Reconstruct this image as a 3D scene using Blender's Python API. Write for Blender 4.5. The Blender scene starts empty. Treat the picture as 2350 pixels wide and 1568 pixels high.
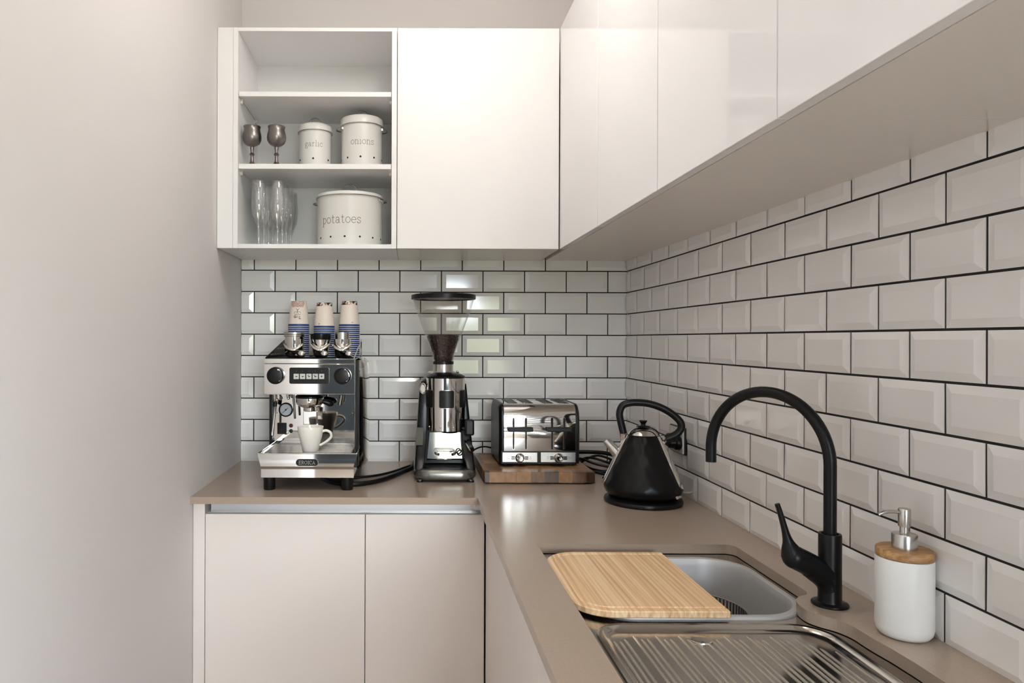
import bpy, bmesh, math, random
from math import pi, sin, cos, radians
from mathutils import Vector, Matrix
from mathutils.geometry import tessellate_polygon

random.seed(7)
C = bpy.context.scene.collection
SC = bpy.context.scene

# ------------------------------------------------------------------ camera model
F, VX, VY, ROLL = 1648.0, 940.0, 779.0, 0.0033
E = 1.349                      # eye height
YW = 2.643                     # tiled end wall
XL, XR = -0.6202, 0.8003       # side walls
CT = 0.900                     # counter top height

def W(px, py, Y):              # a photo measurement at a known depth -> place in the room
    dx, dy = px - VX, py - VY
    return ((dx + ROLL * dy) * Y / F, Y, E - (dy - ROLL * dx) * Y / F)
def WX(px, py, Y): return W(px, py, Y)[0]
def WZ(px, py, Y): return W(px, py, Y)[2]

cam = bpy.data.objects.new('camera', bpy.data.cameras.new('camera'))
C.objects.link(cam)
cam.data.sensor_width = 36.0
cam.data.lens = F / 2350 * 36
cam.data.shift_x = (1175 - VX) / 2350
cam.data.shift_y = -(784 - VY) / 2350
cam.data.clip_start = 0.01
cam.matrix_world = Matrix.Translation((0, 0, E)) @ Matrix.Rotation(pi / 2, 4, 'X') @ Matrix.Rotation(ROLL, 4, 'Z')
SC.camera = cam

# ------------------------------------------------------------------ materials
def srgb(r, g, b):
    f = lambda c: (c / 255 / 12.92) if c / 255 <= 0.04045 else ((c / 255 + 0.055) / 1.055) ** 2.4
    return (f(r), f(g), f(b), 1)

def mat(name, col, rough=0.5, metal=0.0, **kw):
    m = bpy.data.materials.new(name)
    m.use_nodes = True
    b = m.node_tree.nodes['Principled BSDF']
    b.inputs['Base Color'].default_value = col
    b.inputs['Roughness'].default_value = rough
    b.inputs['Metallic'].default_value = metal
    for k, v in kw.items():
        b.inputs[k.replace('_', ' ')].default_value = v
    return m

def nd(m, t, **props):
    n = m.node_tree.nodes.new(t)
    for k, v in props.items(): setattr(n, k, v)
    return n
def lk(m, a, b): m.node_tree.links.new(a, b)
def BS(m): return m.node_tree.nodes['Principled BSDF']

def noise_bump(m, scale, strength, dist=0.001, stretch=(1, 1, 1)):
    tc = nd(m, 'ShaderNodeTexCoord'); mp = nd(m, 'ShaderNodeMapping')
    mp.inputs['Scale'].default_value = stretch
    n = nd(m, 'ShaderNodeTexNoise'); n.inputs['Scale'].default_value = scale
    n.inputs['Detail'].default_value = 3
    bu = nd(m, 'ShaderNodeBump'); bu.inputs['Strength'].default_value = strength
    bu.inputs['Distance'].default_value = dist
    lk(m, tc.outputs['Object'], mp.inputs[0]); lk(m, mp.outputs[0], n.inputs['Vector'])
    lk(m, n.outputs['Fac'], bu.inputs['Height']); lk(m, bu.outputs[0], BS(m).inputs['Normal'])
    return n

def ramp_colour(m, fac, stops):
    r = nd(m, 'ShaderNodeValToRGB')
    el = r.color_ramp.elements
    el[0].position, el[0].color = stops[0]
    el[1].position, el[1].color = stops[-1]
    for p, c in stops[1:-1]:
        e = el.new(p); e.color = c
    lk(m, fac, r.inputs[0]); lk(m, r.outputs[0], BS(m).inputs['Base Color'])
    return r

M = {}
M['paint'] = mat('wall_paint', srgb(212, 208, 207), 0.75)
M['ceil'] = mat('ceiling_paint', srgb(236, 235, 233), 0.8)
M['carcass'] = mat('white_melamine', srgb(234, 233, 233), 0.35)
M['satin'] = mat('satin_white_door', srgb(236, 234, 233), 0.42)
M['gloss'] = mat('gloss_white_door', srgb(232, 231, 231), 0.04)
M['base_door'] = mat('base_door_white', srgb(228, 220, 214), 0.32)
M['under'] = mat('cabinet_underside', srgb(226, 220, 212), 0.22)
M['tile'] = mat('tile_glaze', srgb(240, 238, 236), 0.09)
M['grout'] = mat('charcoal_grout', srgb(24, 21, 18), 0.8)
M['steel'] = mat('brushed_steel', (0.56, 0.54, 0.51, 1), 0.26, 1)
M['sinksteel'] = mat('sink_steel', (0.56, 0.53, 0.49, 1), 0.15, 1)
M['ribhighlight'] = mat('rib_steel_painted_highlight', (0.74, 0.70, 0.63, 1), 0.3, 1)  # sink steel in a lighter tan, so the ribs' highlights are painted in
M['bowlsteel'] = mat('satin_bowl_steel', (0.50, 0.49, 0.485, 1), 0.5, 0.45)
M['chrome'] = mat('polished_steel', (0.72, 0.70, 0.67, 1), 0.045, 1)
M['alu'] = mat('anodised_aluminium', (0.62, 0.64, 0.66, 1), 0.32, 0.7)
M['black'] = mat('black_plastic', srgb(17, 16, 16), 0.35)
M['blackmatte'] = mat('matte_black_metal', srgb(15, 15, 16), 0.38, 0.2)
M['kettle'] = mat('kettle_black', srgb(13, 12, 12), 0.33, 0.2)
M['dark'] = mat('dark_recess', srgb(14, 13, 13), 0.6)
M['greymetal'] = mat('hammertone_grey', srgb(120, 118, 112), 0.22, 0.75)
M['greydark'] = mat('grinder_black', srgb(24, 24, 24), 0.25, 0.5)
M['enamel'] = mat('cream_enamel', srgb(215, 214, 210), 0.3)
M['print'] = mat('grey_print', srgb(92, 88, 82), 0.6)
M['hole'] = mat('vent_hole_dark', srgb(16, 14, 13), 0.8)
M['wire'] = mat('wire_steel', (0.42, 0.40, 0.37, 1), 0.25, 1)
M['pewter'] = mat('pewter', (0.22, 0.20, 0.19, 1), 0.3, 1)
M['china'] = mat('white_china', srgb(236, 231, 222), 0.12)
M['paper'] = mat('cup_paper', srgb(230, 218, 206), 0.55)
M['blueband'] = mat('blue_band', srgb(22, 60, 122), 0.5)
M['cupink'] = mat('cup_ink', srgb(40, 34, 34), 0.6)
M['red'] = mat('red_lens', srgb(120, 22, 22), 0.2)
M['green'] = mat('green_lens', srgb(25, 80, 52), 0.2)
M['dial'] = mat('dial_face', srgb(196, 196, 202), 0.4)
M['ceramic'] = mat('white_ceramic', srgb(236, 236, 234), 0.38)
M['plate_white'] = mat('switch_plate', srgb(214, 210, 204), 0.25)
M['iconwhite'] = mat('button_white', srgb(196, 196, 194), 0.4)
M['badge'] = mat('badge_silver', srgb(170, 168, 162), 0.35, 0.6)
M['sticker'] = mat('rating_label', srgb(66, 66, 50), 0.5)
M['bean'] = mat('coffee_bean', srgb(50, 30, 22), 0.38)
M['floor'] = mat('floor_timber', srgb(176, 160, 144), 0.35)
M['navy'] = mat('navy_wall', srgb(40, 48, 54), 0.6)
M['grass'] = mat('lawn', srgb(136, 138, 112), 0.9)
M['hedge'] = mat('hedge_leaf', srgb(156, 158, 122), 0.8)
M['diffuser'] = mat('light_diffuser', srgb(245, 242, 236), 0.5)
BS(M['diffuser']).inputs['Emission Color'].default_value = srgb(255, 249, 243)
BS(M['diffuser']).inputs['Emission Strength'].default_value = 15.0
M['lampface'] = mat('downlight_lens', srgb(255, 240, 220), 0.4)
BS(M['lampface']).inputs['Emission Color'].default_value = srgb(255, 232, 200)
BS(M['lampface']).inputs['Emission Strength'].default_value = 12

def clear(name, tint, extra):
    m = bpy.data.materials.new(name); m.use_nodes = True; t = m.node_tree; t.nodes.remove(BS(m))
    out = [n for n in t.nodes if n.type == 'OUTPUT_MATERIAL'][0]
    tr_ = nd(m, 'ShaderNodeBsdfTransparent'); tr_.inputs[0].default_value = tint
    gl = nd(m, 'ShaderNodeBsdfGlossy'); gl.inputs['Roughness'].default_value = .03
    lw = nd(m, 'ShaderNodeLayerWeight'); lw.inputs['Blend'].default_value = .5
    pw = nd(m, 'ShaderNodeMath', operation='POWER'); pw.inputs[1].default_value = 4.0
    ad = nd(m, 'ShaderNodeMath', operation='MULTIPLY_ADD'); ad.inputs[1].default_value = .5; ad.inputs[2].default_value = .035 + extra
    mx = nd(m, 'ShaderNodeMixShader')
    lk(m, lw.outputs['Facing'], pw.inputs[0]); lk(m, pw.outputs[0], ad.inputs[0]); lk(m, ad.outputs[0], mx.inputs[0]); lk(m, tr_.outputs[0], mx.inputs[1]); lk(m, gl.outputs[0], mx.inputs[2])
    lk(m, mx.outputs[0], out.inputs[0])
    return m
M['glass'] = clear('cut_glass', (.992, .995, .994, 1), .11)
M['hopper'] = clear('clear_hopper', (.965, .96, .95, 1), .0)

# engineered stone worktop: fine speckle
m = M['quartz'] = mat('greige_quartz', srgb(172, 155, 138), 0.22)
n = noise_bump(m, 900, 0.02)
n2 = nd(m, 'ShaderNodeTexNoise'); n2.inputs['Scale'].default_value = 420; n2.inputs['Detail'].default_value = 2
tc = nd(m, 'ShaderNodeTexCoord'); lk(m, tc.outputs['Object'], n2.inputs['Vector'])
ramp_colour(m, n2.outputs['Fac'], [(0.30, srgb(160, 143, 128)), (0.5, srgb(163, 146, 131)), (0.72, srgb(167, 150, 135))])
# bamboo: narrow strips along the board's length
m = M['bamboo'] = mat('bamboo', srgb(214, 176, 130), 0.42)
tc = nd(m, 'ShaderNodeTexCoord'); mp = nd(m, 'ShaderNodeMapping'); mp.inputs['Scale'].default_value = (190, 2.2, 60)
n1 = nd(m, 'ShaderNodeTexNoise'); n1.inputs['Scale'].default_value = 1.0; n1.inputs['Detail'].default_value = 4
lk(m, tc.outputs['Object'], mp.inputs[0]); lk(m, mp.outputs[0], n1.inputs['Vector'])
ramp_colour(m, n1.outputs['Fac'], [(0.30, srgb(194, 154, 114)), (0.48, srgb(220, 184, 142)), (0.66, srgb(235, 208, 170))])
m = M['lidwood'] = mat('lid_bamboo', srgb(176, 132, 84), 0.45)
tc = nd(m, 'ShaderNodeTexCoord'); mp = nd(m, 'ShaderNodeMapping'); mp.inputs['Scale'].default_value = (30, 160, 160)
n1 = nd(m, 'ShaderNodeTexNoise'); n1.inputs['Scale'].default_value = 1.0
lk(m, tc.outputs['Object'], mp.inputs[0]); lk(m, mp.outputs[0], n1.inputs['Vector'])
ramp_colour(m, n1.outputs['Fac'], [(0.3, srgb(150, 104, 62)), (0.7, srgb(196, 156, 106))])
# acacia block: patchwork of blocks of different brown
m = M['acacia'] = mat('acacia_blocks', srgb(140, 96, 60), 0.35)
tc = nd(m, 'ShaderNodeTexCoord')
sn_ = nd(m, 'ShaderNodeVectorMath', operation='SNAP'); sn_.inputs[1].default_value = (.043, .062, .5)
wn = nd(m, 'ShaderNodeTexWhiteNoise'); wn.noise_dimensions = '3D'
ofs = nd(m, 'ShaderNodeVectorMath', operation='ADD'); ofs.inputs[1].default_value = (.5, .531, .25)
mp = nd(m, 'ShaderNodeMapping'); mp.inputs['Scale'].default_value = (60, 12, 30)
nz = nd(m, 'ShaderNodeTexNoise'); nz.inputs['Scale'].default_value = 1; nz.inputs['Detail'].default_value = 4
ad = nd(m, 'ShaderNodeMath', operation='MULTIPLY_ADD'); ad.inputs[1].default_value = 0.45
sb = nd(m, 'ShaderNodeMath', operation='SUBTRACT'); sb.inputs[1].default_value = 0.22
lk(m, tc.outputs['Object'], ofs.inputs[0]); lk(m, ofs.outputs[0], sn_.inputs[0]); lk(m, sn_.outputs[0], wn.inputs['Vector'])
lk(m, tc.outputs['Object'], mp.inputs[0]); lk(m, mp.outputs[0], nz.inputs['Vector'])
lk(m, nz.outputs['Fac'], ad.inputs[0]); lk(m, wn.outputs['Value'], ad.inputs[2]); lk(m, ad.outputs[0], sb.inputs[0])
ramp_colour(m, sb.outputs[0], [(0.05, srgb(72, 52, 42)), (0.3, srgb(104, 76, 58)), (0.5, srgb(142, 104, 66)), (0.72, srgb(178, 138, 88)), (0.95, srgb(136, 94, 62))])
# printed collage on the cup bases
m = M['collage'] = mat('cup_collage_print', srgb(150, 120, 110), 0.55)
tc = nd(m, 'ShaderNodeTexCoord')
vo = nd(m, 'ShaderNodeTexVoronoi'); vo.inputs['Scale'].default_value = 120
sep = nd(m, 'ShaderNodeSeparateColor')
lk(m, tc.outputs['Object'], vo.inputs['Vector']); lk(m, vo.outputs['Color'], sep.inputs[0])
r = ramp_colour(m, sep.outputs[0], [(0.0, srgb(30, 30, 34)), (0.22, srgb(220, 208, 196)), (0.4, srgb(190, 60, 80)), (0.52, srgb(60, 140, 160)),
                                    (0.64, srgb(225, 215, 205)), (0.78, srgb(50, 46, 50)), (0.9, srgb(200, 120, 60)), (1.0, srgb(170, 130, 130))])
r.color_ramp.interpolation = 'CONSTANT'
m = M['blossom'] = mat('cup_tree_print', srgb(190, 158, 146), 0.55)
tc = nd(m, 'ShaderNodeTexCoord'); nz = nd(m, 'ShaderNodeTexNoise'); nz.inputs['Scale'].default_value = 420
lk(m, tc.outputs['Object'], nz.inputs['Vector'])
ramp_colour(m, nz.outputs['Fac'], [(0.38, srgb(130, 96, 92)), (0.52, srgb(205, 176, 162)), (0.7, srgb(222, 200, 186))])
# kettle body: faceted diamond dimples
m = M['kettle']
tc = nd(m, 'ShaderNodeTexCoord'); sx = nd(m, 'ShaderNodeSeparateXYZ'); at = nd(m, 'ShaderNodeMath', operation='ARCTAN2')
m1 = nd(m, 'ShaderNodeMath', operation='MULTIPLY'); m1.inputs[1].default_value = 16
m2 = nd(m, 'ShaderNodeMath', operation='MULTIPLY'); m2.inputs[1].default_value = 115
sn = nd(m, 'ShaderNodeMath', operation='SINE'); sn2 = nd(m, 'ShaderNodeMath', operation='SINE')
mu = nd(m, 'ShaderNodeMath', operation='MULTIPLY'); bu = nd(m, 'ShaderNodeBump')
bu.inputs['Strength'].default_value = 0.5; bu.inputs['Distance'].default_value = 0.0010
lk(m, tc.outputs['Object'], sx.inputs[0]); lk(m, sx.outputs[0], at.inputs[0]); lk(m, sx.outputs[1], at.inputs[1])
lk(m, at.outputs[0], m1.inputs[0]); lk(m, sx.outputs[2], m2.inputs[0]); lk(m, m1.outputs[0], sn.inputs[0]); lk(m, m2.outputs[0], sn2.inputs[0])
lk(m, sn.outputs[0], mu.inputs[0]); lk(m, sn2.outputs[0], mu.inputs[1]); lk(m, mu.outputs[0], bu.inputs['Height'])
lk(m, bu.outputs[0], BS(m).inputs['Normal'])
for k_ in ('black', 'blackmatte', 'kettle', 'greydark', 'dark'):
    BS(M[k_]).inputs['Specular IOR Level'].default_value = 0.28
noise_bump(M['floor'], 20, 0.1)
noise_bump(M['hedge'], 9, 1.0, 0.2)
noise_bump(M['paint'], 350, 0.03, 0.0005)

# ------------------------------------------------------------------ mesh helpers
def rigid(bm, verts, T):
    if T is not None: bmesh.ops.transform(bm, matrix=T, verts=verts)

def box(bm, x0, x1, y0, y1, z0, z1, bev=0.0, mi=0, T=None, seg=2):
    r = bmesh.ops.create_cube(bm, size=1)
    vs = r['verts']
    bmesh.ops.transform(bm, verts=vs, matrix=Matrix.Translation(((x0 + x1) / 2, (y0 + y1) / 2, (z0 + z1) / 2))
                        @ Matrix.Diagonal((abs(x1 - x0), abs(y1 - y0), abs(z1 - z0), 1)))
    fs = set(f for v in vs for f in v.link_faces)
    if bev > 0:
        es = list(set(e for v in vs for e in v.link_edges))
        rr = bmesh.ops.bevel(bm, geom=es, offset=bev, segments=seg, profile=0.5, affect='EDGES')
        bf = set(rr['faces'])
        fs = bf | set(f for f in fs if f.is_valid)
    else: bf = set()
    fs = [f for f in fs if f.is_valid]
    for f in fs:
        f.material_index = mi; f.normal_update()
        f.smooth = bev > 0 and max(abs(f.normal.x), abs(f.normal.y), abs(f.normal.z)) < 0.999
    vs = list(set(v for f in fs for v in f.verts))
    rigid(bm, vs, T)
    return vs

def loft(bm, rings, mi=0, cap0=True, cap1=True, smooth=True, closed=True):
    R = [[bm.verts.new(p) for p in ring] for ring in rings]
    n = len(rings[0])
    for a, b in zip(R, R[1:]):
        for i in range(n if closed else n - 1):
            j = (i + 1) % n
            f = bm.faces.new((a[i], a[j], b[j], b[i])); f.material_index = mi; f.smooth = smooth
    if cap0:
        f = bm.faces.new(list(reversed(R[0]))); f.material_index = mi
    if cap1:
        f = bm.faces.new(R[-1]); f.material_index = mi
    return R

def lathe(bm, prof, c=(0, 0, 0), mi=0, seg=48, T=None, a0=0.0, a1=2 * pi):
    """prof: (radius, height) pairs, turned round z through c"""
    full = abs(a1 - a0 - 2 * pi) < 1e-6
    n = seg if full else seg + 1
    R = []
    for r, z in prof:
        if r <= 1e-7:
            R.append([bm.verts.new((c[0], c[1], c[2] + z))])
        else:
            R.append([bm.verts.new((c[0] + r * cos(a0 + (a1 - a0) * i / seg), c[1] + r * sin(a0 + (a1 - a0) * i / seg), c[2] + z)) for i in range(n)])
    for a, b in zip(R, R[1:]):
        for i in range(seg):
            j = (i + 1) % n if full else i + 1
            if len(a) == 1 and len(b) == 1: continue
            if len(a) == 1: vs = (a[0], b[j], b[i])
            elif len(b) == 1: vs = (a[i], a[j], b[0])
            else: vs = (a[i], a[j], b[j], b[i])
            f = bm.faces.new(vs); f.material_index = mi; f.smooth = True
    rigid(bm, [v for r_ in R for v in r_], T)
    return R

def cyl(bm, p0, p1, r, mi=0, seg=32, bev=0.0, r2=None):
    p0, p1 = Vector(p0), Vector(p1)
    d = p1 - p0; L = d.length
    r2 = r if r2 is None else r2
    q = d.to_track_quat('Z', 'Y').to_matrix().to_4x4()
    b = bev
    prof = [(0, 0), (r - b, 0), (r, b), (r2, L - b), (r2 - b, L), (0, L)] if b > 0 else [(0, 0), (r, 0), (r2, L), (0, L)]
    lathe(bm, prof, mi=mi, seg=seg, T=Matrix.Translation(p0) @ q)

def sphere(bm, c, r, mi=0, sc=(1, 1, 1), seg=24, T=None):
    n = seg // 2
    prof = [(r * sin(pi * i / n) if 0 < i < n else 0, -r * cos(pi * i / n)) for i in range(n + 1)]
    lathe(bm, prof, mi=mi, seg=seg, T=Matrix.Translation(c) @ (T or Matrix()) @ Matrix.Diagonal((*sc, 1)))

def spline(pts, n=8, closed=False):
    P = [Vector(p) for p in pts]; out = []
    N = len(P)
    for i in range(N if closed else N - 1):
        p0 = P[(i - 1) % N] if closed or i > 0 else P[0]
        p1, p2 = P[i], P[(i + 1) % N]
        p3 = P[(i + 2) % N] if closed or i + 2 < N else P[-1]
        for k in range(n):
            t = k / n
            out.append(0.5 * ((2 * p1) + (-p0 + p2) * t + (2 * p0 - 5 * p1 + 4 * p2 - p3) * t * t + (-p0 + 3 * p1 - 3 * p2 + p3) * t ** 3))
    if not closed: out.append(P[-1])
    return out

def tube(bm, pts, r, mi=0, seg=14, closed=False, flat=(1, 1), roundcap=False):
    P = [Vector(p) for p in pts]; N = len(P)
    rad = (lambda i: r[i]) if isinstance(r, (list, tuple)) else (lambda i: r)
    t0 = (P[1] - P[0]).normalized()
    u = t0.orthogonal().normalized()
    if abs(t0.z) < 0.9: u = (Vector((0, 0, 1)) - t0 * t0.z).normalized()
    rings = []; prev = t0
    for i in range(N):
        a = P[i - 1] if (i > 0 or closed) else P[i]
        b = P[(i + 1) % N] if (i < N - 1 or closed) else P[i]
        t = (b - a).normalized()
        q = prev.rotation_difference(t); u = (q @ u); u = (u - t * u.dot(t)).normalized(); prev = t
        v = t.cross(u)
        rr = rad(i)
        rings.append([P[i] + u * (cos(2 * pi * k / seg) * rr * flat[0]) + v * (sin(2 * pi * k / seg) * rr * flat[1]) for k in range(seg)])
    if roundcap:
        for e, sgn in ((0, -1), (-1, 1)):
            t = (P[e] - P[1 if e == 0 else -2]).normalized()
            cs = []
            for a in (0.5, 0.87):
                cs.append([P[e] + (p - P[e]) * math.sqrt(1 - a * a) + t * rad(0 if e == 0 else N - 1) * a for p in rings[e]])
            if e == 0: rings = list(reversed(cs)) + rings
            else: rings = rings + cs
    if closed:
        rings.append(rings[0])
        R = [[bm.verts.new(p) for p in ring] for ring in rings[:-1]]; R.append(R[0])
        for a, b in zip(R, R[1:]):
            for i in range(seg):
                j = (i + 1) % seg
                f = bm.faces.new((a[i], a[j], b[j], b[i])); f.material_index = mi; f.smooth = True
    else:
        loft(bm, rings, mi)

def slab(bm, loops, z0, z1, mi=0, T=None, side_mi=None, smooth_side=False):
    """flat plate with holes: loops[0] outer, the rest holes (x, y)"""
    tris = tessellate_polygon([[Vector((p[0], p[1], 0)) for p in L] for L in loops])
    flat = [p for L in loops for p in L]
    top = [bm.verts.new((p[0], p[1], z1)) for p in flat]
    bot = [bm.verts.new((p[0], p[1], z0)) for p in flat]
    side_mi = mi if side_mi is None else side_mi
    for t in tris:
        for vs, up in ((top, True), (bot, False)):
            a, b, c = (vs[i] for i in t)
            nrm = (b.co - a.co).cross(c.co - a.co)
            if nrm.length < 1e-14: continue
            if (nrm.z > 0) != up: a, c = c, a
            try: f = bm.faces.new((a, b, c)); f.material_index = mi
            except ValueError: pass
    k = 0
    for L in loops:
        n = len(L)
        for i in range(n):
            j = (i + 1) % n
            f = bm.faces.new((bot[k + i], bot[k + j], top[k + j], top[k + i])); f.material_index = side_mi; f.smooth = smooth_side
        k += n
    rigid(bm, top + bot, T)

def rrect(x0, x1, y0, y1, r, n=8):
    """rounded rectangle, r one radius or (x0y0, x1y0, x1y1, x0y1)"""
    if not isinstance(r, (list, tuple)): r = (r,) * 4
    cs = [((x0 + r[0], y0 + r[0]), r[0], pi), ((x1 - r[1], y0 + r[1]), r[1], 1.5 * pi), ((x1 - r[2], y1 - r[2]), r[2], 0), ((x0 + r[3], y1 - r[3]), r[3], pi / 2)]
    out = []
    for c, rr, a in cs:
        for k in range(n + 1):
            t = a + pi / 2 * k / n
            out.append((c[0] + rr * cos(t), c[1] + rr * sin(t)))
    return out

def ring3(o, z): return [Vector((p[0], p[1], z)) for p in o]
def circ(cx, cy, r, n=24): return [(cx + r * cos(2 * pi * i / n), cy + r * sin(2 * pi * i / n)) for i in range(n)]

# plate lying in an x-z plane: local (x, y, z) -> world (x, depth, y)
def XZ(Y): return Matrix(((1, 0, 0, 0), (0, 0, -1, Y), (0, 1, 0, 0), (0, 0, 0, 1)))   # local +z faces the camera (-Y)

# ------------------------------------------------------------------ object helpers
ORG = {}
def link_mesh(name, bm, mats, parent=None, org=None, ang=35, mods=None):
    bmesh.ops.recalc_face_normals(bm, faces=bm.faces)
    me = bpy.data.meshes.new(name)
    if parent is not None: org = ORG[parent.name]
    if org is None: org = Vector((0, 0, 0))
    org = Vector(org)
    bmesh.ops.transform(bm, matrix=Matrix.Translation(-org), verts=bm.verts)
    bm.to_mesh(me); bm.free()
    for k in (mats if isinstance(mats, (list, tuple)) else [mats]): me.materials.append(M[k])
    flags = [p.use_smooth for p in me.polygons]
    me.set_sharp_from_angle(angle=radians(ang))
    me.polygons.foreach_set('use_smooth', flags)
    o = bpy.data.objects.new(name, me)
    C.objects.link(o)
    if parent is not None: o.parent = parent
    else: o.location = org
    ORG[o.name] = org
    return o

def tag(o, label, cat, group=None, kind=None):
    o['label'] = label; o['category'] = cat
    if group: o['group'] = group
    if kind: o['kind'] = kind
    return o

def thing(name, label, cat, org, group=None, kind=None):
    o = bpy.data.objects.new(name, None)
    o.empty_display_size = 0.02
    C.objects.link(o); o.location = org
    ORG[o.name] = Vector(org)
    return tag(o, label, cat, group, kind)

def struct(o):
    o['kind'] = 'structure'
    return o

def B(): return bmesh.new()
def part(name, parent, mats, fn, **kw):
    bm = B(); fn(bm)
    return link_mesh(name, bm, mats, parent, **kw)

def copy_tree(o, parent=None):
    c = o.copy(); C.objects.link(c)
    if parent is not None: c.parent = parent
    for ch in [x for x in C.objects if x.parent == o]: copy_tree(ch, c)
    return c

# ------------------------------------------------------------------ stroke lettering
def arc(cx, cy, rx, ry, a0, a1, n=14):
    return [(cx + rx * cos(radians(a0 + (a1 - a0) * i / n)), cy + ry * sin(radians(a0 + (a1 - a0) * i / n))) for i in range(n + 1)]
GL = {
 'o': (0.95, [arc(.47, .5, .40, .5, 0, 360, 24)]),
 'c': (0.88, [arc(.47, .5, .40, .5, 48, 325, 20), [(.74, .87), (.74, .70)]]),
 'e': (0.92, [[(.07, .52), (.87, .52)] + arc(.47, .5, .40, .5, 3, 322, 24)]),
 'a': (0.95, [[(.14, .74)] + arc(.42, .68, .28, .32, 150, 0, 10) + [(.70, .2), (.76, .03), (.9, .03)], arc(.40, .27, .30, .27, 0, 360, 18)]),
 'r': (0.80, [[(.26, 0), (.26, 1)], [(.08, 1), (.26, 1)], [(.06, 0), (.50, 0)], [(.26, .62)] + arc(.56, .62, .26, .36, 150, 50, 8)]),
 'l': (0.55, [[(.27, 0), (.27, 1.55)], [(.08, 1.55), (.27, 1.55)], [(.06, 0), (.48, 0)]]),
 'i': (0.55, [[(.27, 0), (.27, 1)], [(.08, 1), (.27, 1)], [(.06, 0), (.48, 0)], [(.24, 1.34), (.30, 1.34)]]),
 'n': (1.05, [[(.22, 0), (.22, 1)], [(.04, 1), (.22, 1)], [(.04, 0), (.42, 0)], [(.22, .65)] + arc(.5, .65, .29, .35, 160, 0, 10) + [(.79, 0)], [(.62, 0), (.98, 0)]]),
 's': (0.80, [[(.64, .98), (.64, .74)], arc(.39, .76, .25, .24, 30, 230, 10) + [(.45, .5)] + arc(.39, .25, .28, .25, 60, -150, 12), [(.12, .02), (.12, .28)]]),
 't': (0.72, [[(.30, 1.38), (.30, .22)] + arc(.48, .20, .18, .20, 180, 320, 8), [(.06, .98), (.60, .98)]]),
 'p': (1.0, [[(.20, 1), (.20, -.5)], [(.03, 1), (.20, 1)], [(.03, -.5), (.40, -.5)], arc(.52, .5, .34, .5, 0, 360, 22)]),
 'g': (0.95, [arc(.42, .68, .29, .31, 0, 360, 18), [(.63, .90), (.86, 1.0)], [(.28, .40), (.16, .26), (.30, .12), (.62, .08)] + arc(.44, -.20, .36, .26, 45, -180, 14) + [(.14, .0), (.3, .12)]]),
 'E': (0.95, [[(.18, 0), (.18, 1.4)], [(.05, 1.4), (.82, 1.4), (.82, 1.1)], [(.05, 0), (.86, 0), (.86, .32)], [(.18, .72), (.6, .72)], [(.6, .55), (.6, .9)]]),
 'R': (1.05, [[(.18, 0), (.18, 1.4)], [(.05, 1.4), (.5, 1.4)] + arc(.52, 1.07, .3, .33, 90, -90, 10) + [(.18, .74)], [(.5, .74), (.85, 0), (1.0, 0)], [(.03, 0), (.36, 0)]]),
 'O': (1.15, [arc(.55, .7, .48, .7, 0, 360, 24)]),
 'I': (0.5, [[(.25, 0), (.25, 1.4)], [(.06, 0), (.44, 0)], [(.06, 1.4), (.44, 1.4)]]),
 'C': (1.05, [arc(.56, .7, .48, .7, 45, 318, 20), [(.9, 1.2), (.9, .95)]]),
 'A': (1.15, [[(.12, 0), (.56, 1.4), (1.0, 0)], [(.28, .5), (.84, .5)], [(0, 0), (.26, 0)], [(.84, 0), (1.12, 0)]]),
 'T': (1.0, [[(.5, 0), (.5, 1.4)], [(.05, 1.2), (.05, 1.4), (.95, 1.4), (.95, 1.2)]]),
 'w': (1.2, [[(.05, 1), (.32, 0), (.6, .9), (.88, 0), (1.15, 1)]]),
}
def ribbons(bm, strokes, width, place, depth, mi=0):
    """flat inked strokes; place(u, v, h) -> world, h = height above the surface"""
    for st in strokes:
        P = [Vector((p[0], p[1])) for p in st]
        if len(P) < 2: continue
        L, Rr = [], []
        for i, p in enumerate(P):
            a = P[max(i - 1, 0)]; b = P[min(i + 1, len(P) - 1)]
            t = (b - a)
            if t.length < 1e-9: t = Vector((1, 0))
            t.normalize(); nn = Vector((-t.y, t.x)) * width / 2
            L.append(p + nn); Rr.append(p - nn)
        for hs in (depth,):
            vl = [bm.verts.new(place(q.x, q.y, hs)) for q in L]; vr = [bm.verts.new(place(q.x, q.y, hs)) for q in Rr]
            wl = [bm.verts.new(place(q.x, q.y, -depth)) for q in L]; wr = [bm.verts.new(place(q.x, q.y, -depth)) for q in Rr]
            for i in range(len(P) - 1):
                for q in ((vl[i], vl[i + 1], vr[i + 1], vr[i]), (wl[i], wl[i + 1], vl[i + 1], vl[i]), (vr[i], vr[i + 1], wr[i + 1], wr[i])):
                    f = bm.faces.new(q); f.material_index = mi
def text_strokes(s, size, track=0.0):
    """strokes of a word centred on u = 0, v = 0 at the baseline, size = x-height"""
    w = sum(GL[ch][0] + track for ch in s) - track
    out = []; x = -w / 2
    for ch in s:
        for st in GL[ch][1]: out.append([((x + p[0]) * size, p[1] * size) for p in st])
        x += GL[ch][0] + track
    return out, w * size

# ================================================================== THE ROOM
def quadplane(bm, pts, mi=0):
    f = bm.faces.new([bm.verts.new(p) for p in pts]); f.material_index = mi

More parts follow.
